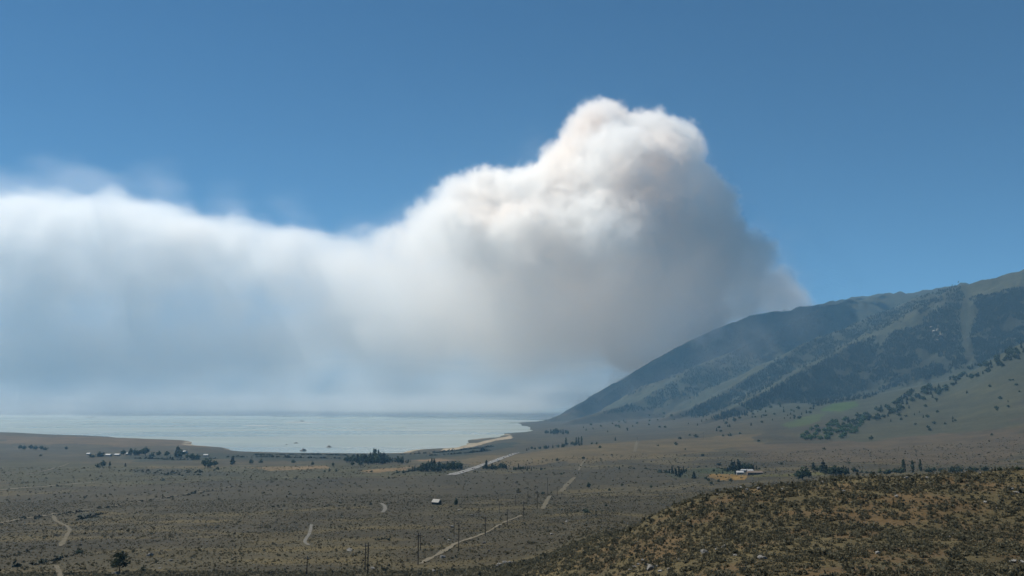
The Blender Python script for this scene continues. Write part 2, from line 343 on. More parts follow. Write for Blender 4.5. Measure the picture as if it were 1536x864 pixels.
paint([(1325, 482), (1345, 470), (1367, 468), (1360, 478), (1335, 486)], (.09, .10, .065), .2, .8, seed=32, wob=.004)
paint([(1228, 617), (1245, 606), (1285, 602), (1292, 609), (1262, 617)], (.08, .15, .045), .2, .95, seed=33, wob=.003)
paint([(1170, 638), (1215, 622), (1240, 620), (1225, 632), (1190, 642)], (.09, .14, .05), .3, .8, seed=34, wob=.004)
paint([(1400, 492), (1406, 490), (1414, 502), (1408, 505)], (.4, .4, .38), 0, .9, seed=35, wob=.002, thr=.5, scale=25)
# pale strand
strand = sstep(2.0, .9, GZ) * sstep(-.4, .0, GZ) * sstep(.35, .55, fbm(GX, GY, 160, 3, 45) * .5 + .55)
pxx, pyy = topix(GX, GY, GZ)
side = ((GX > -620) & (GX < 160) & (GY < 3400)) | ((GX < -780) & (GY < 2900))
kk = (strand * side)[..., None]; tint[:] = tint * (1 - kk) + np.array((.5, .46, .39)) * kk; brush[:] *= 1 - kk[..., 0]
paint([(660, 675), (700, 668), (765, 653), (768, 658), (745, 661), (700, 671.5), (662, 678.5)], (.55, .48, .4), 0, .9, seed=36, wob=.003)

tint *= np.array((.46, .42, .325))
nr, nc = GX.shape
idx = np.arange(nr * nc).reshape(nr, nc)
quad = np.stack([idx[:-1, :-1], idx[:-1, 1:], idx[1:, 1:], idx[1:, :-1]], -1).reshape(-1, 4)
zq = GZ.ravel()[quad].max(1); yq = GY.ravel()[quad].min(1)
drop = (zq < -3.5)
rid = (zq > 62) & (yq > 2250)
def land_obj(name, sel):
    q = quad[sel]; used = np.unique(q); remap = np.full(nr * nc, -1); remap[used] = np.arange(len(used))
    V = np.stack([GX.ravel(), GY.ravel(), GZ.ravel()], -1)[used]
    me = mesh_np(name, V, remap[q], smooth=True)
    a = me.attributes.new('tint', 'FLOAT_COLOR', 'POINT'); a.data.foreach_set('color', np.concatenate([tint.reshape(-1, 3)[used], np.ones((len(used), 1))], 1).astype(np.float32).ravel())
    a = me.attributes.new('brush', 'FLOAT', 'POINT'); a.data.foreach_set('value', brush.ravel()[used].astype(np.float32))
    return tag(put(name, me, mats=[land_m]), kind='structure')
land_obj('ground', ~rid & ~drop); land_obj('mountain', rid & ~drop)
# the ground behind the viewpoint
# ------------------------------------------------------------------ lake
lake_m, t, b = nmat('lake_water')
b.inputs['Base Color'].default_value = (.17, .205, .185, 1); b.inputs['Roughness'].default_value = .34; b.inputs['IOR'].default_value = 1.33; b.inputs['Specular IOR Level'].default_value = .5
tcl = t.nodes.new('ShaderNodeTexCoord'); mpl = t.nodes.new('ShaderNodeMapping'); mpl.inputs['Scale'].default_value = (1 / 2600, 1 / 420, 1)
wnl = t.nodes.new('ShaderNodeTexNoise'); wnl.inputs['Scale'].default_value = 1; wnl.inputs['Detail'].default_value = 5; t.links.new(tcl.outputs['Object'], mpl.inputs[0]); t.links.new(mpl.outputs[0], wnl.inputs['Vector'])
t.links.new(ramp(t, wnl.outputs[0], [(.3, (.15, .185, .17)), (.7, (.22, .25, .22))]), b.inputs['Base Color']); t.links.new(ramp(t, wnl.outputs[0], [(.35, (.22,) * 3), (.65, (.42,) * 3)]), b.inputs['Roughness'])
bump(t, b, tex(t, 1 / 9, 4, .6), .35, .5)
nx = 60
LX, LYY = np.meshgrid(np.linspace(-26000, 26000, nx), np.linspace(600, 15500, nx))
V = np.stack([LX.ravel(), LYY.ravel(), np.zeros(nx * nx)], -1); ii = np.arange(nx * nx).reshape(nx, nx)
tag(put('lake', mesh_np('lake', V, np.stack([ii[:-1, :-1], ii[:-1, 1:], ii[1:, 1:], ii[1:, :-1]], -1).reshape(-1, 4)), mats=[lake_m]), kind='structure')
# ------------------------------------------------------------------ hills beyond the lake
hx = np.linspace(-24000, 24000, 420); hy = np.linspace(14000, 24500, 110)
HX, HY = np.meshgrid(hx, hy)
sk = [(-400, 548), (0, 541), (100, 539), (180, 532), (250, 539), (330, 546), (420, 548), (490, 541), (540, 536), (570, 539), (620, 543), (660, 546), (720, 549), (780, 546), (840, 547), (880, 544), (920, 541), (1000, 545), (1300, 540), (2000, 540)]
fr = [(-400, 606), (300, 606), (420, 602), (500, 596), (600, 589), (700, 583), (800, 579), (900, 580), (1100, 575), (2000, 570)]
def crest(tab, X, Y0): return np.interp(X, [at(p[0], p[1], Y0)[0] for p in tab], [at(p[0], p[1], Y0)[2] for p in tab])
zb = crest(sk, HX * 19500 / HY, 19500) - np.abs(HY - 19500) * .19
zf = crest(fr, HX * 15600 / HY, 15600) - np.abs(HY - 15600) * .13
HZ = np.maximum(np.maximum(zb, zf), 20) * sstep(14000, 14700, HY) + fbm(HX, HY, 1800, 5, 51, True) * 55 * sstep(14200, 16000, HY) - 4 * sstep(14400, 14000, HY)
far_m = mottled('far_slopes', (.17, .17, .15), (.28, .27, .24), 1 / 900, 5)
ii = np.arange(HX.size).reshape(HX.shape)
tag(put('hills', mesh_np('hills', np.stack([HX.ravel(), HY.ravel(), HZ.ravel()], -1), np.stack([ii[:-1, :-1], ii[:-1, 1:], ii[1:, 1:], ii[1:, :-1]], -1).reshape(-1, 4), True), mats=[far_m]), kind='structure')
# snow fields lying high on those hills
snow_m = mottled('old_snow', (.75, .77, .8), (.85, .86, .88), 1 / 50)

# ------------------------------------------------------------------ haze
haze_m = bpy.data.materials.new('haze'); haze_m.use_nodes = True; t = haze_m.node_tree; t.nodes.clear()
mo = t.nodes.new('ShaderNodeOutputMaterial'); pv = t.nodes.new('ShaderNodeVolumePrincipled'); t.links.new(pv.outputs[0], mo.inputs['Volume'])
pv.inputs['Color'].default_value = (.31, .66, 1, 1); pv.inputs['Density'].default_value = 5.6e-5; pv.inputs['Anisotropy'].default_value = .1
bx = np.array([(x, y, z) for x in (-27000, 27000) for y in (-3000, 26000) for z in (-10, 3050)], float)
tag(put('haze', mesh_np('haze', bx, np.array([(0, 1, 3, 2), (4, 6, 7, 5), (0, 4, 5, 1), (2, 3, 7, 6), (0, 2, 6, 4), (1, 5, 7, 3)])), mats=[haze_m]), kind='stuff')
# ------------------------------------------------------------------ smoke plume
# lumps of smoke: picture column, row, radius in px, distance
def lumps(s, Y):
    return [(*(v := [float(w) for w in q.split(',')]), Y + 5. * max(0., 600. - v[0])) for q in s.split()]     # the wind carries it away to the left
DENSE = (lumps('1196,466,13 1176,452,24 1150,432,34 1122,400,36 1108,372,22 1130,378,17 1092,400,50 1058,345,36 1076,330,20 1024,330,62 1012,290,48 1000,240,44 1018,222,20 960,238,56 985,205,22 940,205,26 900,212,44 872,232,36 898,188,21 912,182,14 880,196,18 852,250,34 930,300,100', 7500)
       + lumps('860,322,78 1000,400,100 900,420,130 1085,450,46 985,470,62 815,300,40 800,345,74 770,300,28 740,310,44 712,300,22 694,322,44 800,440,130 655,362,50 634,352,30 612,380,40 700,430,110 595,380,26', 7600))
DRIFT = (lumps('604,384,40 640,372,46 572,362,30 560,450,90 630,480,100 545,400,44 575,372,26 600,470,95 552,428,58 520,385,30 500,412,60 470,362,26 445,412,76 410,352,28 392,392,66 350,345,30 322,392,72 275,330,26 270,380,70 222,322,40 210,372,84 165,315,34 150,385,88 110,315,30 90,372,84 40,320,34 30,378,90 -20,330,40 -50,375,92 -130,380,100 -230,385,105 -340,390,110', 7700)
       + lumps('400,480,85 280,470,95 130,480,100 -30,480,105 -180,480,105', 7900))
LOW = lumps('1100,470,26 1060,490,34 1010,520,40 960,545,44 915,575,34 880,596,20 940,470,90 860,480,110 760,490,120 650,490,110 540,480,100 860,550,70 740,560,80 600,570,80 900,575,40 680,590,60 540,590,60 420,590,60 420,540,90 300,545,85 180,545,85 60,545,85 -60,545,85 -200,545,90', 8400)
FLOOR = lumps('900,596,34 800,600,60 680,600,70 540,600,70 400,600,70 260,600,70 120,600,70 -20,600,70 -160,600,70', 9800)
VEIL = lumps('1190,490,40 1120,520,50 1060,548,45 1000,578,40 950,598,32 900,614,26 860,622,20', 5500)
SOURCE = lumps('1206,468,12 1190,462,18 1172,452,28 1150,440,36 1125,425,44 1095,440,50 1060,465,46 1030,490,46 1000,515,40 1020,470,70 975,485,84', 7750) + lumps('868,604,9 880,599,12 893,594,13 908,586,15 925,574,15 1050,500,14 1068,490,18', 6650)
WISP = lumps('1200,440,26 1165,395,40 1125,345,34 1095,300,34 1050,240,24 1040,300,60 800,235,30 760,262,34 700,280,34 660,310,40 600,345,50 540,360,50 440,340,50 340,318,50 240,292,60 130,285,70 20,290,80 -100,300,90', 7800)
ng = bpy.data.node_groups.new('smoke', 'GeometryNodeTree')
ng.interface.new_socket('Geometry', in_out='INPUT', socket_type='NodeSocketGeometry')
ng.interface.new_socket('Geometry', in_out='OUTPUT', socket_type='NodeSocketGeometry')
gN, gL = ng.nodes, ng.links
gin, gout = gN.new('NodeGroupInput'), gN.new('NodeGroupOutput')
def gm(op, *v):
    n = gN.new('ShaderNodeMath'); n.operation = op
    for i, q in enumerate(v):
        if isinstance(q, (int, float)): n.inputs[i].default_value = q
        else: gL.new(q, n.inputs[i])
    return n.outputs[0]
def gv(op, a, b=None, s=None):
    n = gN.new('ShaderNodeVectorMath'); n.operation = op
    for i, q in enumerate((a, b)):
        if q is None: continue
        if isinstance(q, (tuple, np.ndarray)): n.inputs[i].default_value = [float(w) for w in q]
        else: gL.new(q, n.inputs[i])
    if s is not None: n.inputs['Scale'].default_value = s
    return n.outputs['Value'] if op == 'DISTANCE' else n.outputs[0]
def gnoise(vec, scale, detail, rough=.55, dist=0.):
    n = gN.new('ShaderNodeTexNoise'); gL.new(vec, n.inputs['Vector'])
    for k_, v_ in (('Scale', scale), ('Detail', detail), ('Roughness', rough), ('Distortion', dist)): n.inputs[k_].default_value = v_
    return n
def setsock(n, i, q):
    if isinstance(q, (int, float)): n.inputs[i].default_value = q
    else: gL.new(q, n.inputs[i])
def gmap(v, a, b, lo=0., hi=1., kind='SMOOTHSTEP'):
    n = gN.new('ShaderNodeMapRange'); n.interpolation_type = kind; gL.new(v, n.inputs[0])
    for i, q in enumerate((a, b, lo, hi)): setsock(n, i + 1, q)
    return n.outputs[0]
gpos = gN.new('GeometryNodeInputPosition').outputs[0]
warp = gv('SCALE', gv('SUBTRACT', gnoise(gpos, 1 / 700, 2).outputs[1], (.5, .5, .5)), s=260.)
warp2 = gv('SCALE', gv('SUBTRACT', gnoise(gpos, 1 / 170, 3).outputs[1], (.5, .5, .5)), s=130.)
YS = .55
gp = gv('MULTIPLY', gv('ADD', gv('ADD', gpos, warp), warp2), (1, YS, 1))
def field(L, soft):
    f = None
    for x, y, r, Y in L:
        c = at(x, y, Y); c[1] *= YS
        g = gm('SUBTRACT', r * Y / F, gv('DISTANCE', gp, c))
        f = g if f is None else gm('SMOOTH_MAX', f, g, soft)
    return f
nb = gnoise(gpos, 1 / 330, 5, .62, .3).outputs[0]
bil = gm('SUBTRACT', .5, gm('MULTIPLY', gm('ABSOLUTE', gm('SUBTRACT', nb, .5)), 4.0))    # rounded lumps, sharp creases
nw = gm('SUBTRACT', gnoise(gpos, 1 / 480, 5, .65).outputs[0], .5)
nb2 = gnoise(gpos, 1 / 120, 4, .6, .2).outputs[0]
bil2 = gm('SUBTRACT', .5, gm('MULTIPLY', gm('ABSOLUTE', gm('SUBTRACT', nb2, .5)), 4.0))
sepz = gN.new('ShaderNodeSeparateXYZ'); gL.new(gpos, sepz.inputs[0])
soft1 = gmap(sepz.outputs[2], 700., 1700., 520., 75.)
f1 = gm('ADD', gm('ADD', field(DENSE, 30.), gm('MULTIPLY', bil, 190.)), gm('MULTIPLY', bil2, 85.))
shell = gmap(f1, 60., 380., 2.3, .34)                  # thick fresh lumps outside, thinner smoke within
clump = gmap(gm('ADD', nw, gm('MULTIPLY', bil, .12)), -.16, .2, .25, 1.5, 'LINEAR')
clump = gm('MULTIPLY', clump, gmap(bil2, -.35, .45, .55, 1.45, 'LINEAR'))
d1 = gm('MULTIPLY', gm('MULTIPLY', gmap(f1, 0., soft1), shell), gm('MULTIPLY', clump, gmap(sepz.outputs[2], 600., 1700., .45, 1.)))
f5 = gm('ADD', gm('ADD', field(SOURCE, 40.), gm('MULTIPLY', bil, 110.)), gm('MULTIPLY', bil2, 70.))
d5 = gm('MULTIPLY', gmap(f5, 0., 130.), gmap(f5, 60., 300., 1.1, .3))
d1 = gm('MULTIPLY', gm('MAXIMUM', d1, d5), gmap(sepz.outputs[0], at(575, 380, 7600)[0], at(800, 380, 7600)[0], .22, 1.))
nw2 = gm('SUBTRACT', gnoise(gv('MULTIPLY', gpos, (.4, .5, 1.25)), 1 / 420, 5, .62, .4).outputs[0], .5)     # drawn out along the wind
f2 = gm('ADD', gm('ADD', field(DRIFT, 90.), gm('MULTIPLY', nw2, 430.)), gm('MULTIPLY', bil2, 50.))
d2 = gm('MULTIPLY', gmap(f2, -20., gmap(sepz.outputs[2], 800., 1900., 620., 200.)), gmap(nw2, -.2, .2, .25, 1.1, 'LINEAR'))
d3 = gmap(gm('ADD', field(LOW, 150.), gm('MULTIPLY', nw, 500.)), -150., 500., 0., gmap(sepz.outputs[2], 260., 900., .14, .7))
d2 = gm('MULTIPLY', d2, gmap(f2, 120., 520., 1.1, .2))
d2 = gm('MULTIPLY', d2, gmap(bil2, -.35, .45, .7, 1.3, 'LINEAR'))
d6 = gmap(gm('ADD', field(FLOOR, 150.), gm('MULTIPLY', nw, 400.)), -150., 500., 0., .14)
d7 = gmap(gm('ADD', field(VEIL, 90.), gm('MULTIPLY', nw, 200.)), -60., 260., 0., .13)
d8 = gm('MULTIPLY', gm('MULTIPLY', gmap(sepz.outputs[2], 20., 300., .14, 0.), gmap(sepz.outputs[1], 5300., 9000.)), gmap(sepz.outputs[0], -100., 700., 1., .0))
d3 = gm('MAXIMUM', gm('MAXIMUM', d3, d8), gm('MAXIMUM', d6, d7))
d4 = gmap(gm('ADD', field(WISP, 80.), gm('MULTIPLY', nw2, 900.)), 0., 420., 0., .08)
den = gm('MAXIMUM', gm('MAXIMUM', d1, d2), gm('MAXIMUM', d3, d4))
vc = gN.new('GeometryNodeVolumeCube'); gL.new(den, vc.inputs['Density'])
smn = (at(-210, 400, 11000)[0], 4700., 4.); smx = (at(1235, 400, 7700)[0], 14600., at(900, 135, 7500)[2])
VOX = 24.
vc.inputs['Min'].default_value = smn; vc.inputs['Max'].default_value = smx
for i, q in enumerate('XYZ'): vc.inputs['Resolution ' + q].default_value = int((smx[i] - smn[i]) / VOX)
def smoke_mat(name, dens, col, ani, attr):
    m = bpy.data.materials.new(name); m.use_nodes = True; t = m.node_tree; t.nodes.clear()
    mo = t.nodes.new('ShaderNodeOutputMaterial'); pv = t.nodes.new('ShaderNodeVolumePrincipled'); t.links.new(pv.outputs[0], mo.inputs['Volume'])
    pv.inputs['Color'].default_value = (*col, 1); pv.inputs['Density'].default_value = dens; pv.inputs['Anisotropy'].default_value = ani
    pv.inputs['Density Attribute'].default_value = attr
    return m
smoke_m = smoke_mat('smoke', SMOKE_D, SMOKE_C, SMOKE_G, 'density')
# fresh smoke near the fire is browner in places than the old smoke far down wind
t = smoke_m.node_tree; pv = [n for n in t.nodes if n.type == 'PRINCIPLED_VOLUME'][0]
tc = t.nodes.new('ShaderNodeTexCoord'); sx = t.nodes.new('ShaderNodeSeparateXYZ'); t.links.new(tc.outputs['Object'], sx.inputs[0])
fresh = t.nodes.new('ShaderNodeMapRange'); t.links.new(sx.outputs[0], fresh.inputs[0]); fresh.inputs[1].default_value = -1800; fresh.inputs[2].default_value = 1500; fresh.inputs[3].default_value = .25
tn = t.nodes.new('ShaderNodeTexNoise'); tn.inputs['Scale'].default_value = 1 / 620; tn.inputs['Detail'].default_value = 0; t.links.new(tc.outputs['Object'], tn.inputs['Vector'])
br = t.nodes.new('ShaderNodeMapRange'); t.links.new(tn.outputs[0], br.inputs[0]); br.inputs[1].default_value = .38; br.inputs[2].default_value = .62
t.links.new(mix(t, (1, .98, .95), (.995, .925, .85), mth(t, 'MULTIPLY', br.outputs[0], fresh.outputs[0])), pv.inputs['Color'])
gs = gN.new('GeometryNodeSetMaterial'); gs.inputs['Material'].default_value = smoke_m
gL.new(vc.outputs[0], gs.inputs[0])
gL.new(gs.outputs[0], gout.inputs[0])
smoke_o = put('smoke_plume', bpy.data.meshes.new('smoke_plume'))
tag(smoke_o, 'tall pale wildfire smoke plume rising behind the mountain and drifting left over the lake', kind='stuff')
smod = smoke_o.modifiers.new('smoke', 'NODES'); smod.node_group = ng
# ------------------------------------------------------------------ plants: meshes
def leafy(P, size, up=0., seed=0, aspect=1.0):
    """small quads of random tilt round the points P"""
    g = np.random.default_rng(seed); n = len(P)
    a = g.normal(size=(n, 3)); a[:, 2] *= (1 - up); a /= np.linalg.norm(a, axis=1)[:, None] + 1e-9
    b = g.normal(size=(n, 3)); b[:, 2] += up * 1.5; b -= a * (a * b).sum(1)[:, None]; b /= np.linalg.norm(b, axis=1)[:, None] + 1e-9
    s = (np.asarray(size) * g.uniform(.6, 1.35, n))[:, None]
    a, b = a * s * .5 * aspect, b * s * .5
    j = lambda: 1 + g.uniform(-.35, .35, (n, 1))
    V = np.stack([P - a * j() - b * j(), P + a * j() - b * j(), P + a * j() * .7 + b * j(), P - a * j() * .7 + b * j()], 1).reshape(-1, 3)
    return V, np.arange(4 * n).reshape(n, 4)
def tube(pts, rad, sides=6):
    V, Fc = [], []
    for i, (p, r) in enumerate(zip(pts, rad)):
        for k in range(sides):
            a = 2 * math.pi * k / sides; V.append((p[0] + r * math.cos(a), p[1] + r * math.sin(a), p[2]))
    for i in range(len(pts) - 1):
        for k in range(sides):
            Fc.append((i * sides + k, i * sides + (k + 1) % sides, (i + 1) * sides + (k + 1) % sides, (i + 1) * sides + k))
    return np.array(V, float), np.array(Fc)
def crown_pts(kind, n, seed):
    g = np.random.default_rng(seed); th = g.uniform(0, 2 * math.pi, n); lob = 1 + .25 * np.sin(th * 3 + seed) * g.uniform(.4, 1)
    if kind == 'conifer':
        z = .06 + .94 * g.power(1.6, n)[::1] ; z = 1.06 - z
        lay = .8 + .35 * np.abs(np.sin(z * 24 + th * .6))
        r = (.02 + .19 * (1 - z) ** .85) * lay * np.sqrt(g.uniform(.25, 1, n)) * lob
    elif kind == 'poplar':
        z = g.uniform(.05, 1, n); r = .125 * np.sin(np.clip(z * .93 + .09, 0, 1) * math.pi) ** .6 * np.sqrt(g.uniform(.2, 1, n)) * lob
    elif kind == 'bush':
        c = g.normal(size=(n, 3)); c /= np.linalg.norm(c, axis=1)[:, None]; c[:, 2] = np.abs(c[:, 2])
        q = g.uniform(.45, 1, n)[:, None] * (1 + .3 * np.sin(th * 4 + seed))[:, None]
        return c * q * np.array((.62, .62, .8)) + (0, 0, .08)
    elif kind == 'pine':
        cl = [(.0, .0, .95, .12), (.1, .04, .84, .16), (-.12, -.02, .8, .15), (.05, -.12, .7, .17), (-.16, .08, .64, .17), (.2, .05, .6, .16), (-.05, -.18, .52, .17), (.16, -.1, .47, .15), (-.2, -.05, .44, .15), (.02, .18, .5, .16), (.2, .12, .4, .12)]
        k = g.integers(0, len(cl), n); C = np.array(cl)[k]; d = g.normal(size=(n, 3)); d /= np.linalg.norm(d, axis=1)[:, None]
        return C[:, :3] + d * C[:, 3:4] * g.uniform(.4, 1, n)[:, None] * np.array((1.1, 1.1, .6))
    else:
        cl = [(.0, .0, .72, .27), (.24, .06, .55, .24), (-.25, .04, .56, .24), (.05, -.24, .5, .24), (-.04, .25, .5, .23), (.2, -.16, .36, .2), (-.22, -.14, .34, .2), (.02, .02, .4, .28)]
        k = g.integers(0, len(cl), n); C = np.array(cl)[k] + g.normal(size=(n, 4)) * .0; d = g.normal(size=(n, 3)); d /= np.linalg.norm(d, axis=1)[:, None]
        return C[:, :3] + d * C[:, 3:4] * g.uniform(.5, 1, n)[:, None] * np.array((1, 1, .85))
    return np.stack([r * np.cos(th), r * np.sin(th), z], -1)
def leafmat(name, c1, c2, scale=.35, thin=0.):
    m, t, b = nmat(name)
    g = t.nodes.new('ShaderNodeNewGeometry'); n = t.nodes.new('ShaderNodeTexNoise'); n.inputs['Scale'].default_value = scale; n.inputs['Detail'].default_value = 2
    t.links.new(g.outputs['Position'], n.inputs['Vector'])
    f = mth(t, 'ADD', mth(t, 'MULTIPLY', n.outputs[0], .8), mth(t, 'MULTIPLY', g.outputs['Random Per Island'], .35))
    t.links.new(ramp(t, f, [(.3, c1), (.85, c2)]), b.inputs['Base Color']); b.inputs['Roughness'].default_value = .8
    if thin:
        tr = t.nodes.new('ShaderNodeBsdfTranslucent'); mx = t.nodes.new('ShaderNodeMixShader'); mx.inputs[0].default_value = thin; o_ = t.nodes['Material Output']
        t.links.new(b.inputs['Base Color'].links[0].from_socket, tr.inputs['Color']); t.links.new(b.outputs[0], mx.inputs[1]); t.links.new(tr.outputs[0], mx.inputs[2]); t.links.new(mx.outputs[0], o_.inputs['Surface'])
    return m
LM = {'conifer': leafmat('conifer_needles', (.018, .026, .018), (.045, .058, .032), .35, .2), 'poplar': leafmat('poplar_leaves', (.026, .04, .02), (.06, .08, .034), .35, .3),
      'broad': leafmat('cottonwood_leaves', (.028, .042, .024), (.068, .088, .042), .35, .3), 'bush': leafmat('willow_leaves', (.03, .042, .028), (.07, .085, .05), .35, .3), 'pine': leafmat('pine_needles', (.02, .028, .017), (.05, .058, .03), .35, .3)}
pale_m = leafmat('pale_willow_leaves', (.10, .11, .04), (.18, .18, .07))
bark_m = mottled('bark', (.05, .04, .03), (.12, .10, .08), 3, 4)
sage_m = leafmat('sagebrush_leaves', (.05, .049, .032), (.14, .128, .08), .4, .4)
NL = {'conifer': 150, 'poplar': 150, 'broad': 190, 'bush': 90, 'pine': 300}
SZ = {'conifer': .10, 'poplar': .085, 'broad': .15, 'bush': .26, 'pine': .075}
TREES = {}
for kd in NL:
    for v in range(4):
        V, Fq = leafy(crown_pts(kd, NL[kd], 100 + v * 7), SZ[kd], .25 if kd != 'conifer' else 0, 200 + v)
        crown = mesh_np(kd + '_crown', V, Fq); crown.materials.append(LM[kd])
        top = {'conifer': .9, 'poplar': .8, 'broad': .55, 'bush': .3, 'pine': .9}[kd]; r0 = {'conifer': .018, 'poplar': .02, 'broad': .035, 'bush': .03, 'pine': .022}[kd]
        tv, tf = tube([(0, 0, -.04), (.004, 0, .12), (-.006, .004, top * .5), (0, 0, top)], [r0 * 1.3, r0, r0 * .7, r0 * .25])
        trunk = mesh_np(kd + '_trunk', tv, tf, True); trunk.materials.append(bark_m)
        W = np.concatenate([V, tv]); whole = mesh_np(kd + '_tree', W, [Fq, tf + len(V)], midx=[0] * len(Fq) + [1] * len(tf)); whole.materials.append(LM[kd]); whole.materials.append(bark_m)
        TREES[kd, v] = (crown, trunk, whole)
NAMES = {'conifer': 'conifer_tree', 'poplar': 'poplar_tree', 'broad': 'cottonwood_tree', 'bush': 'willow_bush', 'pine': 'pine_tree'}
tcount = 0
def plant(kind, p, h, wide=1.0, parts=True, cat='tree', name=None):
    global tcount; tcount += 1
    v = tcount % 4; crown, trunk, whole = TREES[kind, v]; nm = name or NAMES[kind]
    if parts:
        r = bpy.data.objects.new(nm, None); COL.objects.link(r); r.empty_display_size = .5
        for m, n in ((crown, 'crown'), (trunk, 'trunk')):
            o = bpy.data.objects.new(n, m); COL.objects.link(o); o.parent = r
    else:
        r = bpy.data.objects.new(nm, whole); COL.objects.link(r)
    r.location = p; r.scale = (h * wide, h * wide, h); r.rotation_euler = (0, 0, rng.uniform(0, 6.28)); r['category'] = cat
    return r
ORD = ['first', 'second', 'third', 'fourth', 'fifth', 'sixth', 'seventh', 'eighth', 'ninth', 'tenth', 'eleventh', 'twelfth', 'thirteenth', 'fourteenth', 'fifteenth', 'sixteenth', 'seventeenth', 'eighteenth', 'nineteenth', 'twentieth', 'twenty-first', 'twenty-second', 'twenty-third', 'twenty-fourth', 'twenty-fifth', 'twenty-sixth', 'twenty-seventh', 'twenty-eighth', 'twenty-ninth', 'thirtieth', 'thirty-first', 'thirty-second', 'thirty-third', 'thirty-fourth', 'thirty-fifth', 'thirty-sixth', 'thirty-seventh', 'thirty-eighth', 'thirty-ninth', 'fortieth']
DESC = {'conifer': 'dark pointed conifer', 'poplar': 'slender columnar poplar', 'broad': 'round leafy cottonwood', 'bush': 'low rounded bush', 'pine': 'open-crowned pine'}
KEY = {'c': 'conifer', 'p': 'poplar', 'b': 'broad', 'u': 'bush', 'n': 'pine'}
placed = []
def grove(spec, where, group, wide={}, back=0):
    """spec: 'x,ytop,ybase,kind ...' read off the photo; where: words for the place"""
    L = []
    for s in spec.split():
        q = s.split(','); x, y0, y1 = map(float, q[:3]); L.append((x, y0, y1, KEY[q[3]], float(q[4]) if len(q) > 4 else 1.0))
    L.sort(); seen = {}; tot = {}
    for e in L: tot[e[3]] = tot.get(e[3], 0) + 1
    for x, y0, y1, kd, wd in L:
        p = hit(x, y1)
        if p is None or p[2] < .2: continue
        h = max(1.2, (y1 - y0) / F * p[1] * 1.01)
        o = plant(kd, p - (0, 0, .1), h, wd * wide.get(kd, 1.0), (y1 - y0) >= 12)
        i = seen.get(kd, 0); seen[kd] = i + 1
        placed.append((p[0], p[1]))
        o['label'] = f"{DESC[kd]} {where}" if tot[kd] == 1 else f"{ORD[i]} {DESC[kd]} from the left {where}"
        o['group'] = group
def belt(x0, x1, ytop, ybase, n, kinds, seed, jt=3., jb=1.5):
    g = random.Random(seed); out = []
    for i in range(n):
        u = (i + g.uniform(.1, .9)) / n; x = x0 + (x1 - x0) * u
        t = ytop(u) if callable(ytop) else ytop; b_ = ybase(u) if callable(ybase) else ybase
        out.append(f"{x:.1f},{min(t + g.uniform(-jt * .4, jt), b_ - 2.5):.1f},{b_ + g.uniform(-jb, jb):.1f},{g.choice(kinds)}")
    return ' '.join(out)
grove('1107.5,690,706,c 1098,689.5,707,c 1102,691,707,c 1091,700,708,c 1094,697,707,c 1110,692,705,c 1115,693,705,b,.6 1119,694,705,b,.7 1123,694,705,b,.6 1127,695,705,b,.7 1130,696,705,c 1135,698,704.5,c,.8 1104,698,711,c 1088,701,706,u 1139,701,704,u', 'behind the white-roofed ranch buildings', 'trees around the ranch')
grove('1008.6,699,711,c 1004,703,710,c 1014,702,714,c 1019,701,716,c 1022.5,702,713,c 1025.5,700,710,c 1029,702,709,b,.6 999,704,709,u 990,704,709,u,1.2', 'in the dark clump left of the ranch lawn', 'dark clump left of the ranch')
grove('1041,707,718,c,1.5 1071,703,708.5,b,.8 1084,705,710.5,c 1059,714.5,719,u 1062.5,717,721,u 1067,722,726,u 1078,718,723,u,.8 1096,716.5,721,u 1083,701,704,u', 'on the grass around the yellow ranch field', 'lone trees round the ranch field')
grove('1198,706,720,b,.9 1204,700,720,b,.8 1210,699,716,c,1.3 1213,704,717,b,.8 1220.5,693,706,c,1.3 1226,699,708,b,.8 1231,697,709,b,.7 1235.5,691,710,c,1.4 1240,697,711,c,1.2 ' + belt(1244, 1274, lambda u: 700 - 2 * math.sin(u * 3), 712, 12, 'bbc', 3) + ' 1281,700,709,b,.9 1293,705,709,u 1308,706,713,b 1300,706,710,u 1286,703,709,b', 'in the thick grove past the brushy hill', 'thick grove past the brushy hill')
grove('1356,690,709,p,1.15 1369.5,691,709,p 1381,690,707,p', 'standing tall just past the brushy hill', 'three tall poplars')
grove(belt(1328, 1353, 702, 710, 7, 'bbu', 5) + ' ' + belt(1386, 1545, lambda u: 701 - 1.5 * u, lambda u: 708 - 3 * u, 24, 'bbuc', 6, 2.5), 'in the low row topping the brushy hill', 'low row above the brushy hill')
grove(belt(517, 545, lambda u: 684 - 5 * u, 693, 9, 'cbb', 8) + ' 560.5,674,692,p 563,674.5,692,p 567.3,675.5,692,p ' + belt(545, 580, 680, 695, 14, 'cccb', 9, 4, 2.5) + ' ' + belt(575, 618, lambda u: 681 + 7 * u, 694.5, 14, 'ccbb', 10, 4), 'in the broad wood by the lake meadow', 'wood by the lake meadow')
grove('469,692,698,b,.8 499.5,693,699,b,.7 494,702,707.3,c,1.3 487,705,708,u 504,704,707.3,u 557,705.5,708,u,1.2 583,715,718,u 478,714.5,717,u 440,689,694,u 529,692,699,b 541,690,699,b', 'on the tan meadow before the lake', 'bushes on the tan meadow')
grove(belt(594, 612, 705, 708.5, 5, 'uu', 11, 1) + ' ' + belt(612, 634, lambda u: 701 - 4 * u, 707.5, 9, 'bcub', 12) + ' 647.5,688.5,706,p,.8 651,688.5,706,p,.8 ' + belt(634, 664, 692, 706.5, 9, 'bbc', 13, 4) + ' ' + belt(667, 694, lambda u: 693 - 2 * u, 704.5, 9, 'bbc', 14, 3), 'in the row left of the highway bend', 'trees left of the highway')
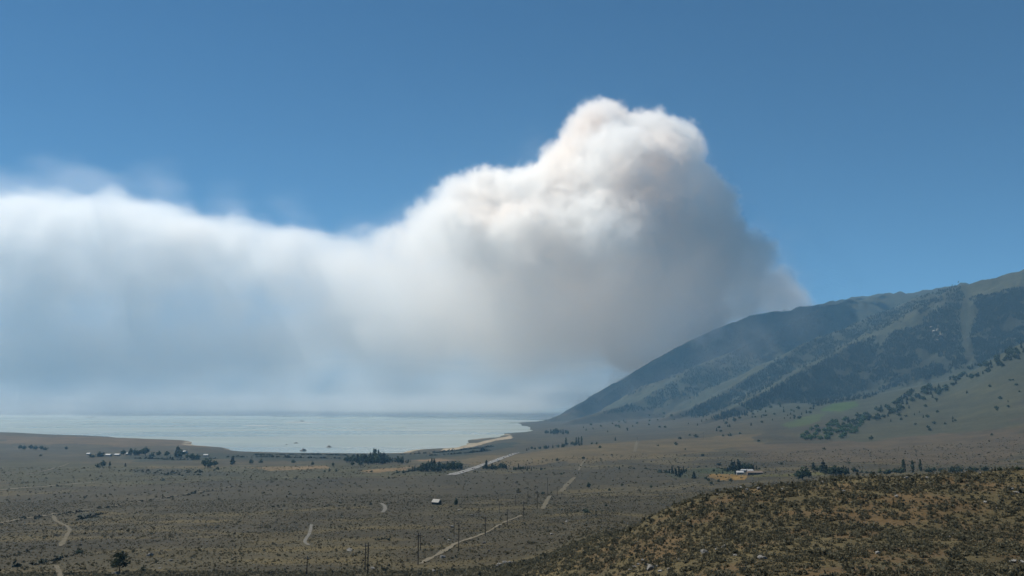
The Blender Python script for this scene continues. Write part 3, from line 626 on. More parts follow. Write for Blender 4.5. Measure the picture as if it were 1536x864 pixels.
grove('729.5,689.5,704,c,.9 726,697,704,b,.8 734,698,704,b 738,694.5,704.5,c,1.3 742,696,704.5,b,.9 745,699,704,b 751,694,703,b,.8 755,693,704,b,.8 759.5,697,703.5,c,1.2 748,699,703,u', 'beside the highway right of its bend', 'trees right of the highway bend')
grove(belt(769, 819, lambda u: 699 - 2 * math.sin(u * 6), lambda u: 705.5 - 1.5 * u, 15, 'bbcc', 16, 2.5), 'below the tan slope right of the highway', 'row below the tan slope')
grove(belt(788, 848, lambda u: 671 - 7 * u, lambda u: 675 - 5 * u, 14, 'bcb', 17, 1.5) + ' 849,657,669,p 864.5,656.5,668,p,.8 868,655.5,668,p,.8 872.5,655,668,p,.8 ' + belt(850, 874, 662, 668, 7, 'bc', 18) + ' 888,663,667,b 895,663,667,b 923,655,661,c', 'just beyond the tan slope', 'trees beyond the tan slope')
grove(belt(817, 853, lambda u: 643 + math.sin(u * 9), 651, 10, 'bc', 19, 2), 'in the hazy clump below the far mountain', 'hazy clump on the far shore')
grove('900,668.5,672,u 836,687,691,u 875,684.5,688.5,u 1014,662.5,667.5,u,.8 1044,651,656,u 1035,650.5,653.5,u 1020,654.5,658.5,u 1085,651.5,654.5,u 1095,649.5,654,u,1.2 1054,680.5,684.5,u 987,666.5,669,u 1028,672.5,674.5,u 1138,659,662.5,u 1110,648,651,u 1307,653,660.5,b 1392,637.5,643,b 1395,642,646,u 1373,634,637,u 1401,631,635,u 1418,633.5,636.5,u 1433,628.5,631.5,u 1352,626.5,630,u 1359,621.5,625,u 1274,692,696,b 1236,670.5,674,u 1172,693,697,u 1488,650,653,u', 'dotting the bare slope below the mountain', 'lone bushes on the bare slope')
grove('883,723.5,732,b,.9 814,736.5,741,u 977,727,732,b 933,725,729.5,b 842,709,712,u 909,756,759.5,u 914,732.5,736,u 929,699,704,c,1.3 880,763,769,u,1.4 715.5,743,745.5,u 701.5,745,747,u', 'on the flat dark plain right of the shed', 'lone bushes on the dark plain')
grove('30,667,674,b 36,668,675,b 46,667,674,b 53,668,675,b 62,668,675,b 68,670,675,u 99,669.5,674.5,b', 'far left below the brown lakeside bluff', 'trees below the lakeside bluff')
grove('185,674,683,b 196,672.5,683,b,.9 203,672.5,683,b 209,674,683,b 218,669,684,b,.9 150,678,685,u,1.3 138,681,686,u,1.3 266,669,686,c,1.5 271,674,687,b 281,680,688,b,.8 288,679,690,b 296,681,690,b 308,687,701,b 315,689,702,b,.9 322,690,700,b 238,676,684,b 250,676,685,b 228,678,685,u', 'among the white buildings by the lake', 'trees among the white buildings')
grove('348.5,684,697,c,1.5 376.5,688.5,696.5,b,.9 391,689,694,u 154,690,700.5,b,.9 164.5,692,699,c,1.3 147,695,701,u 188,694.5,700,c,1.2 61,681,684,u 244,717.5,721,u,1.4 326,700,704,u', 'on the meadow before the white buildings', 'lone trees on the left meadow')
p = hit(179, 862)
o = plant('pine', p - (0, 0, .15), 33 / F * p[1], 1.25); tag(o, 'lone dark pine with an open crown at the bottom left of the plain')
p = hit(684, 760)
o = plant('broad', p - (0, 0, .1), 14 / F * p[1], .5); tag(o, 'small rounded tree standing just right of the weathered shed')
p = hit(214, 857)
o = plant('bush', p - (0, 0, .1), 8 / F * p[1], .9); tag(o, 'small dark bush just right of the lone pine')
p = hit(62, 845); o = plant('bush', p - (0, 0, .1), 7 / F * p[1], .9); tag(o, 'dark bush on the brush line left of the lone pine')
p = hit(118, 830); o = plant('bush', p - (0, 0, .1), 6 / F * p[1], 1.3); tag(o, 'wide dark bush at the upper end of the brush line, above the lone pine')
# pale willow beside the thick grove
p = hit(1320, 711)
o = plant('broad', p, 8 / F * p[1], 1.0); tag(o, 'pale yellow-green willow between the thick grove and the three poplars')
for c in o.children:
    if c.name.startswith('crown'):
        c.data = c.data.copy(); c.data.materials[0] = pale_m

# ------------------------------------------------------------------ pines of the hillside: the nearest stand alone, the rest is a wood
def lowtree(seed):
    g = np.random.default_rng(seed); V, Fc = [], []
    for lv, (z0, z1, r) in enumerate(((.06, .6, .30), (.35, .85, .22), (.62, 1.02, .13))):
        o = len(V); n = 5
        for k in range(n):
            a = 2 * math.pi * (k + g.uniform(-.3, .3)) / n; q = r * g.uniform(.7, 1.25)
            V.append((q * math.cos(a), q * math.sin(a), z0 + g.uniform(-.05, .08)))
        V.append((g.normal() * .02, g.normal() * .02, z1))
        Fc += [(o + k, o + (k + 1) % n, o + n) for k in range(n)]
    return np.array(V), np.array(Fc)
LOWT = [lowtree(s) for s in range(6)]
forest_m = leafmat('forest_needles', (.006, .013, .013), (.02, .03, .024), .02)
HP, HS = [], []                               # forest trees: position, height
def sample_poly(P, n, seed):
    g = np.random.default_rng(seed); P = np.array(P, float); out = []
    x0, y0 = P.min(0); x1, y1 = P.max(0)
    while len(out) < n:
        q = g.uniform((x0, y0), (x1, y1), (4000, 2)); m = inpoly(q[:, 0], q[:, 1], [tuple(v) for v in P]); out += list(q[m])
    return np.array(out[:n])
# a depth table of the mountain so that thousands of rays are cheap
tx = np.arange(760, 1545, 4.); ty = np.arange(398, 705, 2.)
TD = np.full((len(ty), len(tx)), np.nan)
for i, x in enumerate(tx):
    a0, b0 = slopes(x, ty); 
    aa = a0.mean(); h = height(aa * _YS, _YS); el = np.maximum.accumulate((h - CZ) / _YS)
    k = np.searchsorted(el, b0); ok = k < len(_YS); TD[ok, i] = _YS[k[ok]]
def quick(x, y):
    i = np.clip(((x - tx[0]) / 4).round().astype(int), 0, len(tx) - 1); j = np.clip(((y - ty[0]) / 2).round().astype(int), 0, len(ty) - 1)
    return TD[j, i]
for nm, n, hlo, hhi, thr in (('dark', 10500, 8, 14, .42), ('east', 4800, 8, 14, .39), ('mid', 5200, 8, 14, .46), ('back', 3600, 9, 15, .48), ('far', 2600, 9, 15, .46)):
    q = sample_poly(FOREST[nm], n, n); Y = quick(q[:, 0], q[:, 1]); a0, _ = slopes(q[:, 0], q[:, 1])
    ok = np.isfinite(Y); X, Y = (a0 * Y)[ok], Y[ok]; Y = Y + rng.uniform(-12, 12, len(Y)); X = X + rng.uniform(-6, 6, len(X))
    k = (fbm(X, Y, 90, 4, 71) * .5 + .5) > thr - .12 * rng.uniform(0, 1, len(X)); X, Y = X[k], Y[k]
    Z = height(X, Y); k = Z > 20
    HP.append(np.stack([X, Y, Z], -1)[k]); HS.append(rng.uniform(hlo, hhi, k.sum()))
EDGE = [  # outlines on the lower mountain where single pines can be told apart: pixel polygon, count, height in px
 ([(1536, 508), (1500, 530), (1461, 550), (1418, 572), (1420, 582), (1470, 566), (1510, 552), (1536, 540)], 60, 5, 10),
 ([(1418, 574), (1362, 590), (1334, 610), (1285, 624), (1255, 640), (1290, 640), (1340, 622), (1380, 604), (1425, 584)], 85, 5, 10),
 ([(1255, 632), (1200, 650), (1196, 660), (1240, 662), (1280, 655), (1310, 622)], 60, 5, 9),
 ([(1060, 632), (1110, 618), (1164, 600), (1230, 612), (1200, 628), (1120, 640), (1080, 650)], 60, 3, 6),
 ([(1300, 640), (1420, 590), (1530, 560), (1530, 610), (1400, 640)], 24, 3, 6),
 ([(860, 640), (960, 620), (1060, 625), (1060, 640), (960, 645), (900, 655)], 36, 2.5, 4),
]
PI_ = []
for e, (P, n, lo, hi) in enumerate(EDGE):
    q = sample_poly(P, n, 300 + e); Y = quick(q[:, 0], q[:, 1]); a0, _ = slopes(q[:, 0], q[:, 1])
    for x_, y_, X, Y1 in zip(q[:, 0], q[:, 1], a0 * Y, Y):
        if np.isfinite(Y1): PI_.append((X, Y1, float(height(np.array([X]), np.array([Y1]))[0]), rng.uniform(lo, hi) / F * Y1, e))
EW = ['in the belt climbing to the right edge above the bare slope', 'in the slanting belt across the middle of the near slope', 'in the green gully at the foot of the near slope', 'straggling below the dark timber', 'dotting the bare near slope', 'on the hazy foot of the mountain near the lake']
aspen_m = leafmat('aspen_leaves', (.04, .07, .028), (.085, .135, .05), .35, .3)
ASPEN = []
for v in range(4):
    m = TREES['broad', v][2].copy(); m.name = 'aspen_tree'; m.materials[0] = aspen_m; ASPEN.append(m)
for X, Y1, Z, h, e in PI_:
    if e == 2:
        o = bpy.data.objects.new('aspen_tree', ASPEN[int(X) % 4]); COL.objects.link(o); hh = min(h, 12); o.location = (X, Y1, Z - .3); o.scale = (hh * 1.3, hh * 1.3, hh); o.rotation_euler = (0, 0, rng.uniform(0, 6.28))
        tag(o, 'bushy green tree ' + EW[e], 'aspen', 'bushy green trees in the gully'); continue
    o = plant('conifer' if rng.random() < .45 else 'broad', (X, Y1, Z - .3), min(h, 16), 1.25, False, 'pine', 'hillside_pine')
    tag(o, 'small dark pine ' + EW[e], None, 'pines ' + EW[e])
def merge(P, S, protos, seed, wide=1.0):
    g = np.random.default_rng(seed); Vs, Fs, off = [], [], 0
    k = g.integers(0, len(protos), len(P)); rot = g.uniform(0, 6.28, len(P))
    for j, (pv, pf) in enumerate(protos):
        m = np.nonzero(k == j)[0]
        if not len(m): continue
        c, s = np.cos(rot[m])[:, None], np.sin(rot[m])[:, None]; sc_ = S[m][:, None]
        x = (pv[None, :, 0] * c - pv[None, :, 1] * s) * sc_ * wide; y = (pv[None, :, 0] * s + pv[None, :, 1] * c) * sc_ * wide; z = pv[None, :, 2] * sc_
        V = np.stack([x + P[m, 0:1], y + P[m, 1:2], z + P[m, 2:3]], -1).reshape(-1, 3)
        Fq = (pf[None] + (np.arange(len(m)) * len(pv))[:, None, None] + off).reshape(-1, pf.shape[1]); Vs.append(V); Fs.append(Fq); off += len(V)
    return np.concatenate(Vs), np.concatenate(Fs)
HP = np.concatenate(HP); HS = np.concatenate(HS)
V, Fq = merge(HP - (0, 0, .4), HS, LOWT, 5)
tag(put('forest', mesh_np('forest', V, Fq), mats=[forest_m]), kind='stuff')

# ------------------------------------------------------------------ sagebrush
def sage(n, seed):
    g = np.random.default_rng(seed); d = g.normal(size=(n, 3)); d /= np.linalg.norm(d, axis=1)[:, None]; d[:, 2] = np.abs(d[:, 2])
    P = d * np.array((.55, .55, .62)) * g.uniform(.45, 1, n)[:, None] * (1 + .35 * np.sin(np.arctan2(d[:, 1], d[:, 0]) * 3 + seed))[:, None]
    return leafy(P, 1.5 / math.sqrt(n), .3, seed + 50)
TRODDEN = []
for line, w in (([(78, 770), (84, 782), (100, 789), (105, 795), (98, 808), (90, 820)], 2.0), ([(84, 848), (88, 856), (92, 868)], 1.4), ([(467, 787), (466, 795), (463, 803), (458, 810), (457, 814), (463, 818)], 1.9), ([(571, 755), (577, 759), (578, 764), (574, 769)], 2.6),
                ([(630, 846), (648, 836), (662, 829), (691, 812), (712, 806), (727, 800), (747, 789), (762, 781), (782, 773)], 1.6), ([(814, 764), (818, 756), (825, 744)], 2.4), ([(0, 785), (56, 775), (102, 769), (158, 761), (198, 754)], 1.8)):
    W_ = [hit(*q)[:2] for q in line]
    for a_, b_ in zip(W_[:-1], W_[1:]):
        for u_ in np.linspace(0, 1, int(np.hypot(*(b_ - a_)) / 1.5) + 2): TRODDEN.append((*(a_ + (b_ - a_) * u_), w))
TRODDEN = np.array(TRODDEN)
def scatter(y0, y1, step, keep, seed):
    g = np.random.default_rng(seed)
    xs = np.arange(-y1 * .72, y1 * .72, step); ys = np.arange(y0, y1, step); X, Y = np.meshgrid(xs, ys)
    X = (X + g.uniform(-.5, .5, X.shape) * step).ravel(); Y = (Y + g.uniform(-.5, .5, Y.shape) * step).ravel()
    m = np.abs(X) < .70 * Y + 4; X, Y = X[m], Y[m]
    dn = fbm(X, Y, step * 9, 3, 90 + seed) * .5 + .5
    m = g.uniform(0, 1, len(X)) < keep * (.35 + .9 * sstep(.2, .6, dn)); X, Y = X[m], Y[m]
    cell = {}
    for q in TRODDEN: cell.setdefault((int(q[0] // 6), int(q[1] // 6)), []).append(q)
    ok = np.ones(len(X), bool); near_ = set((i + a, j + b) for i, j in cell for a in (-1, 0, 1) for b in (-1, 0, 1))
    cx, cy = (X // 6).astype(int), (Y // 6).astype(int)
    for n_ in np.nonzero(np.isin(cx * 100003 + cy, [i * 100003 + j for i, j in near_]))[0]:
        for a in (-1, 0, 1):
            for b in (-1, 0, 1):
                for q in cell.get((cx[n_] + a, cy[n_] + b), ()):
                    if (X[n_] - q[0]) ** 2 + (Y[n_] - q[1]) ** 2 < (q[2] * .75) ** 2: ok[n_] = False
    X, Y = X[ok], Y[ok]
    Z = height(X, Y); px_, py_ = topix(X, Y, Z)
    m = (py_ < 880) & (px_ > -25) & (px_ < 1560); return X[m], Y[m], Z[m], px_[m], py_[m]
X, Y, Z, px_, py_ = scatter(60, 275, .85, .75, 1)
S = np.clip(rng.lognormal(-.72, .55, len(X)), .16, 1.8)
inside = (px_ > 4) & (px_ < 1532) & (py_ < 858)
rank = np.where(inside, Y / S ** .7, 1e9); big = np.argsort(rank)[:300]; rest = np.ones(len(X), bool); rest[big] = False
SG = []
for v in range(8):
    V, Fq = sage(90, 500 + v); m = mesh_np('sagebrush', V, Fq); m.materials.append(sage_m); SG.append(m)
for i in big:
    o = bpy.data.objects.new('sagebrush', SG[i % 8]); COL.objects.link(o)
    s = S[i]; o.location = (X[i], Y[i], Z[i] - .04 * s); o.scale = (s, s, s * rng.uniform(.75, 1.1)); o.rotation_euler = (0, 0, rng.uniform(0, 6.28))
    zone = 'the brushy hill at the bottom right' if px_[i] > 1100 else ('the left flank of the brushy hill' if px_[i] > 700 else 'the slope at the bottom left')
    tag(o, 'grey-green sagebrush clump nearest the viewer on ' + zone, 'shrub', 'nearest sagebrush on ' + zone)
P = np.stack([X, Y, Z - .04], -1)[rest]
near = P[:, 1] < 150
V, Fq = merge(P[near], S[rest][near], [sage(46, 600 + v) for v in range(8)], 6)
V2, F2 = merge(P[~near], S[rest][~near], [sage(24, 620 + v) for v in range(8)], 7)
tag(put('brush', mesh_np('brush', np.concatenate([V, V2]), np.concatenate([Fq, F2 + len(V)])), mats=[sage_m]), kind='stuff')
X, Y, Z, px_, py_ = scatter(275, 800, 1.9, .6, 2); S = np.clip(rng.lognormal(-.78, .5, len(X)), .2, 1.8)
V, Fq = merge(np.stack([X, Y, Z - .06], -1), S, [sage(11, 640 + v) for v in range(8)], 8)
X, Y, Z, px_, py_ = scatter(800, 1500, 5.5, .3, 3); S = np.clip(rng.lognormal(-.1, .5, len(X)), .4, 2.8)
V2, F2 = merge(np.stack([X, Y, Z - .06], -1), S, [sage(9, 660 + v) for v in range(8)], 9, 1.2)
# dark brush lines along ditches and tracks
BL = []
for line, step, s0 in (([(0, 786), (56, 776), (102, 770), (158, 762), (198, 755), (250, 747), (300, 739), (345, 731)], 5, 1.7), ([(380, 762), (470, 759), (560, 758), (640, 757)], 6, 1.5), ([(0, 853), (62, 845), (90, 838), (122, 829)], 2, 1.1),
                       ([(560, 812), (590, 806)], 2.5, 1.2), ([(840, 764), (880, 768), (930, 768)], 3, 1.3), ([(1010, 704), (1060, 700), (1090, 697)], 7, 2.4), ([(905, 700), (960, 703), (1000, 706)], 7, 2.2), ([(330, 706), (260, 707), (180, 706)], 9, 3.0), ([(340, 712), (280, 713), (230, 711)], 8, 3.0), ([(200, 708), (260, 710), (345, 709)], 8, 3.0),
                       ([(380, 683), (450, 682), (520, 683)], 3, 4.0), ([(340, 686), (420, 686), (510, 688)], 4, 4.0), ([(640, 684), (700, 680), (735, 676)], 4, 4.5), ([(600, 682), (660, 679), (740, 670)], 4, 4.5), ([(200, 688), (260, 690), (330, 688)], 4, 4), ([(115, 776), (150, 776)], 2, 1.8), ([(118, 780), (148, 771)], 2, 1.8)):
    W = [hit(*q) for q in line]
    for a, b in zip(W[:-1], W[1:]):
        L = np.hypot(*(b - a)[:2]); n = int(L / step) + 1
        for k in range(n):
            u = rng.uniform(); q = a + (b - a) * u; wob = step * 1.1
            BL.append((q[0] + rng.normal() * wob * .5, q[1] + rng.normal() * wob, s0 * rng.lognormal(0, .35)))
BL = np.array(BL); BZ = height(BL[:, 0], BL[:, 1]); okb = BZ > .3
V3, F3 = merge(np.stack([BL[:, 0], BL[:, 1], BZ - .1], -1)[okb], BL[okb, 2], [sage(22, 680 + v) for v in range(8)], 10, 1.1)
bl_m = leafmat('ditch_brush_leaves', (.022, .03, .022), (.055, .064, .042), .2)
tag(put('far_brush', mesh_np('far_brush', np.concatenate([V, V2]), np.concatenate([Fq, F2 + len(V)])), mats=[leafmat('far_sage_leaves', (.058, .052, .032), (.105, .093, .053), .08, .4)]), kind='stuff')
tag(put('ditch_brush', mesh_np('ditch_brush', V3, F3), mats=[bl_m]), kind='stuff')
# ------------------------------------------------------------------ roads and tracks
def ribbon(name, pix, width, mat, lift=.12, world=None, grow=None, jag=0., step=None):
    W = world if world is not None else np.array([hit(*q)[:2] for q in pix])
    # smooth centre line
    seg = np.r_[0, np.cumsum(np.hypot(*np.diff(W, axis=0).T))]; n = max(8, int(seg[-1] / (step or max(1.2, seg[-1] / 260))))
    u = np.linspace(0, seg[-1], n); X = np.interp(u, seg, W[:, 0]); Y = np.interp(u, seg, W[:, 1])
    k = max(1, n // 22); ker = np.ones(2 * k + 1) / (2 * k + 1)
    X = np.convolve(np.pad(X, k, mode='reflect', reflect_type='odd'), ker, 'valid'); Y = np.convolve(np.pad(Y, k, mode='reflect', reflect_type='odd'), ker, 'valid')
    tx_, ty_ = np.gradient(X), np.gradient(Y); L = np.hypot(tx_, ty_) + 1e-9; nx_, ny_ = -ty_ / L, tx_ / L
    m = 5; V = []
    wv = width * (1 + jag * (fbm(u, u * 0, width * 3, 3, 77)))
    for j in range(m):
        s = (j / (m - 1) - .5) * wv; xx, yy = X + nx_ * s, Y + ny_ * s; V.append(np.stack([xx, yy, height(xx, yy) + lift + .0002 * yy], -1))
    V = np.stack(V, 1).reshape(-1, 3); i = np.arange(n * m).reshape(n, m)
    tag(put(name, mesh_np(name, V, np.stack([i[:-1, :-1], i[:-1, 1:], i[1:, 1:], i[1:, :-1]], -1).reshape(-1, 4), True), mats=[mat]), kind='structure')
    return np.stack([X, Y], -1), np.stack([tx_ / L, ty_ / L], -1)
asphalt_m = mottled('old_asphalt', (.13, .126, .118), (.17, .163, .15), .3, 5)
dirt_m = mottled('pale_dirt', (.095, .082, .057), (.14, .12, .083), .25, 5)
track_m = mottled('worn_track', (.075, .065, .042), (.11, .093, .061), .4, 5)
gravel_m = mottled('white_gravel', (.095, .089, .074), (.13, .122, .104), .5, 4)
verge_m = mottled('grassy_verge', (.065, .065, .036), (.10, .092, .05), .1, 5)
HW, HT = ribbon('highway', [(676, 713), (688, 709.5), (700, 706), (712, 702), (724, 698), (736, 694), (748, 689.5), (758, 685.5), (768, 682), (776, 679.6)], 15, asphalt_m, .35)
paintm = mottled('road_paint', (.5, .5, .48), (.6, .6, .56), 2)
for s in (-5.2, 5.2):
    N_ = np.stack([-HT[:, 1], HT[:, 0]], -1); ribbon('road_marking', None, .35, paintm, .42, HW[::3] + N_[::3] * s)
ribbon('road', [(300, 722), (360, 719.5), (420, 717.5), (500, 715.5), (560, 714), (620, 712.8), (680, 711.5)], 5, verge_m, .2, jag=.5)
ribbon('road', [(714, 708), (760, 706.8), (800, 705.3), (845, 703.5)], 5, verge_m, .2, jag=.5)
ribbon('dirt_road', [(-30, 738), (0, 735), (50, 731), (107, 726.5), (145, 723.5)], 9, dirt_m, .2, jag=.3)
ribbon('dirt_road', [(145, 723.5), (215, 719), (300, 721.5)], 4, track_m, .2, jag=.8)
ribbon('dirt_road', [(-30, 790), (0, 785), (56, 775), (102, 769), (158, 761), (198, 754), (250, 746), (300, 738), (325, 734.5), (350, 729), (386, 723)], 2.6, dirt_m, .15, jag=.8)
ribbon('footpath', [(78, 770), (84, 782), (100, 789), (105, 795), (98, 808), (90, 820)], 2.2, track_m, .12, jag=.7)
ribbon('footpath', [(84, 848), (88, 856), (92, 868)], 1.4, track_m, .1, jag=.4)
ribbon('footpath', [(467, 787), (466, 795), (463, 803), (458, 810), (457, 814), (463, 818)], 1.7, gravel_m, .12, jag=.15, step=.7)
ribbon('footpath', [(571, 755), (577, 759), (578, 764), (574, 769)], 2.6, gravel_m, .12, jag=.15, step=.7)
ribbon('footpath', [(630, 846), (648, 836), (662, 829), (691, 812), (712, 806), (727, 800), (747, 789), (762, 781), (782, 773)], 2.1, dirt_m, .12, jag=.9)
ribbon('footpath', [(814, 764), (818, 756), (825, 744)], 3.0, track_m, .15, jag=.6)
ribbon('footpath', [(841, 738), (850, 728), (862, 716)], 5.0, track_m, .2, jag=.6)
ribbon('footpath', [(868, 706), (872, 697), (880, 688)], 3.0, track_m, .2, jag=.8)
ribbon('footpath', [(952, 678), (954, 669), (957, 661)], 5.0, track_m, .25, jag=.8)
ribbon('dirt_road', [(835, 745), (880, 741), (930, 737), (1000, 730.5), (1044, 724)], 4.0, track_m, .2, jag=.8)
ribbon('dirt_road', [(40, 712), (70, 706), (105, 695)], 4, track_m, .2, jag=.8)

# ------------------------------------------------------------------ boxes and shells
def box(c, s):
    x, y, z = c; a, b_, d = s[0] / 2, s[1] / 2, s[2] / 2
    V = [(x + i * a, y + j * b_, z + k * d) for i in (-1, 1) for j in (-1, 1) for k in (-1, 1)]
    return V, [(0, 1, 3, 2), (4, 6, 7, 5), (0, 4, 5, 1), (2, 3, 7, 6), (0, 2, 6, 4), (1, 5, 7, 3)]
def joined(parts):
    V, Fc = [], []
    for v, f in parts:
        o = len(V); V += list(v); Fc += [tuple(i + o for i in q) for q in f]
    return V, Fc
def pymesh(name, vf, mat, bevel=0):
    me = bpy.data.meshes.new(name); me.from_pydata([tuple(map(float, v)) for v in vf[0]], [], vf[1]); me.materials.append(mat)
    return me
def empty(name, loc, rz=0.):
    o = bpy.data.objects.new(name, None); COL.objects.link(o); o.location = loc; o.rotation_euler = (0, 0, rz); return o
def gable_body(w, d, h, rise):
    V = [(-w / 2, -d / 2, -.4), (w / 2, -d / 2, -.4), (w / 2, d / 2, -.4), (-w / 2, d / 2, -.4), (-w / 2, -d / 2, h), (w / 2, -d / 2, h), (w / 2, d / 2, h), (-w / 2, d / 2, h), (0, -d / 2, h + rise), (0, d / 2, h + rise)]
    return V, [(0, 1, 5, 8, 4), (2, 3, 7, 9, 6), (1, 2, 6, 5), (3, 0, 4, 7), (4, 8, 9, 7), (5, 6, 9, 8), (3, 2, 1, 0)]
def gable_roof(w, d, h, rise, over=.35, th=.14):
    parts = []
    for s in (-1, 1):
        L = [(s * .0, h + rise + th), (s * (w / 2 + over), h - over * rise / (w / 2) + th)]
        V = []
        for y in (-d / 2 - over, d / 2 + over):
            for (x, z) in L: V += [(x, y, z), (x, y, z + th)]
        parts.append((V, [(0, 1, 3, 2), (4, 6, 7, 5), (0, 4, 5, 1), (2, 3, 7, 6), (1, 5, 7, 3), (0, 2, 6, 4)]))
    return joined(parts)
roofwhite_m = mottled('white_metal_roof', (.32, .32, .315), (.42, .42, .41), .8, 3, .6)
shedroof_m = mottled('weathered_shingles', (.30, .29, .26), (.44, .42, .38), 1.5, 5)
darkwood_m = mottled('dark_boards', (.035, .03, .026), (.07, .058, .046), 2.5, 5)
brown_m = mottled('brown_siding', (.09, .065, .05), (.14, .10, .075), 1, 4)
white_m = mottled('white_siding', (.26, .26, .25), (.36, .36, .35), 1, 4)
glass_m, t, b = nmat('dark_glass'); b.inputs['Base Color'].default_value = (.02, .025, .03, 1); b.inputs['Roughness'].default_value = .15; b.inputs['Specular IOR Level'].default_value = .5
def house(name, p, rz, w, d, h, rise, wall, roof, label, cat, windows=2, door=True):
    r = empty(name, p, rz); tag(r, label, cat)
    put('wall', pymesh('wall', gable_body(w, d, h, rise), wall), r)
    put('roof', pymesh('roof', gable_roof(w, d, h, rise), roof), r)
    if door: put('door', pymesh('door', box((0, -d / 2 - .03, .9), (1.1, .1, 2.0)), darkwood_m if wall is not darkwood_m else brown_m), r)
    for k in range(windows):
        y = (k + 1) / (windows + 1) * d - d / 2
        for s in ((-1, 1) if windows else ()):
            put('window', pymesh('window', box((s * (w / 2 + .02), y, h * .55), (.1, 1.1, .9)), glass_m), r)
    return r
p = hit(655, 756.5); k = 6.2
# shed by the plain: ridge runs away to the left, lit roof slope faces left, dark gable faces right
sh = house('wooden_shed', p, R(62), 5.0, 6.0, 1.9, 2.0, darkwood_m, shedroof_m, 'weathered shed with a pale gable roof and dark walls alone on the plain', 'shed', 0, True)
# ranch
rp = hit(1110, 711.5)
house('ranch_barn', rp, R(80), 5.5, 8, 2.4, 1.5, white_m, roofwhite_m, 'low white-roofed barn at the left end of the ranch beside the conifers', 'barn', 1)
rp = hit(1132, 712)
house('ranch_house', rp, R(84), 8, 17, 2.6, 1.4, brown_m, mottled('brown_roof', (.12, .095, .075), (.17, .13, .1), 1, 4), 'long low brown ranch house at the right end of the ranch', 'house', 3)
rp = hit(1125, 709.5)
house('ranch_house', rp, R(95), 5, 7, 2.9, 1.2, brown_m, roofwhite_m, 'small brown house with a bright white roof behind the long ranch house', 'house', 1)
rp = hit(1117, 708.5)
house('ranch_barn', rp, R(88), 4.0, 9, 2.6, .8, white_m, mottled('grey_metal_roof', (.3, .32, .33), (.42, .44, .45), 1, 3, .5), 'grey metal-roofed barn between the two white-roofed ranch buildings', 'barn', 1)
# village by the lake
for x, y, w, d, h, rz, lab in ((163, 684.5, 9, 13, 3.5, 75, 'white building at the left end of the lakeside village'), (176, 684, 8, 11, 3.2, 85, 'long white building left of the round trees in the lakeside village'),
                               (193, 682.5, 8, 10, 3.6, 95, 'white building half hidden behind the round trees of the lakeside village'), (204, 682.5, 7, 10, 3.2, 70, 'small white house right of the long village building among round trees'),
                               (277, 680.5, 10, 10, 5, 60, 'tall white house right of the pointed conifers by the lake'), (309, 684.5, 6, 11, 3, 85, 'small white house at the right end of the lakeside village'), (133, 682.5, 6, 9, 3, 80, 'small pale cabin set apart at the far left of the village')):
    p = hit(x, y); house('village_house', p, R(rz), w, d, h, 2.0, white_m, roofwhite_m, lab, 'house', 2)

# ------------------------------------------------------------------ vehicles on the highway
def car_body(L, W, prof):
    """closed shell from a side outline of (x, z), narrowed towards the roof"""
    V, n = [], len(prof)
    for s in (-1, 1):
        for x, z, k in prof: V.append((x, s * W / 2 * k, z))
    Fc = [tuple(range(n))[::-1], tuple(range(n, 2 * n))] + [(i, (i + 1) % n, n + (i + 1) % n, n + i) for i in range(n)]
    return V, Fc
carpaint = {}
for nm, c in (('dark', (.03, .032, .036)), ('white', (.7, .7, .7)), ('silver', (.35, .36, .37)), ('blue', (.03, .05, .10)), ('red', (.16, .03, .025))):
    m, t, b = nmat(nm + '_car_paint'); b.inputs['Base Color'].default_value = (*c, 1); b.inputs['Roughness'].default_value = .3; b.inputs['Specular IOR Level'].default_value = .5; carpaint[nm] = m
tyre_m = mottled('tyre_rubber', (.015, .015, .015), (.03, .03, .03), 5)
def wheel_mesh():
    V, Fc = tube([(0, 0, -.11), (0, 0, .11)], [.34, .34], 14); V = V[:, [0, 2, 1]]
    n = 14; Fc = [tuple(f) for f in Fc] + [tuple(range(n))[::-1], tuple(range(n, 2 * n))]
    return pymesh('wheel', (V, Fc), tyre_m)
WHEEL = wheel_mesh()
CAR = car_body(4.6, 1.82, [(-2.3, .35, 1), (-2.3, .95, .96), (-1.9, 1.02, .95), (-1.2, 1.5, .78), (.4, 1.5, .78), (1.2, 1.0, .94), (2.2, .85, .94), (2.3, .35, 1)])
VAN = car_body(5.6, 2.0, [(-2.8, .4, 1), (-2.8, 2.1, .92), (-2.6, 2.3, .88), (1.2, 2.3, .88), (1.9, 1.3, .95), (2.7, 1.1, .95), (2.8, .4, 1)])
def strip(z0, z1, x0, x1, W, k): # side glass, both sides
    return joined([box(((x0 + x1) / 2, s * W / 2 * k, (z0 + z1) / 2), (x1 - x0, .06, z1 - z0)) for s in (-1, 1)])
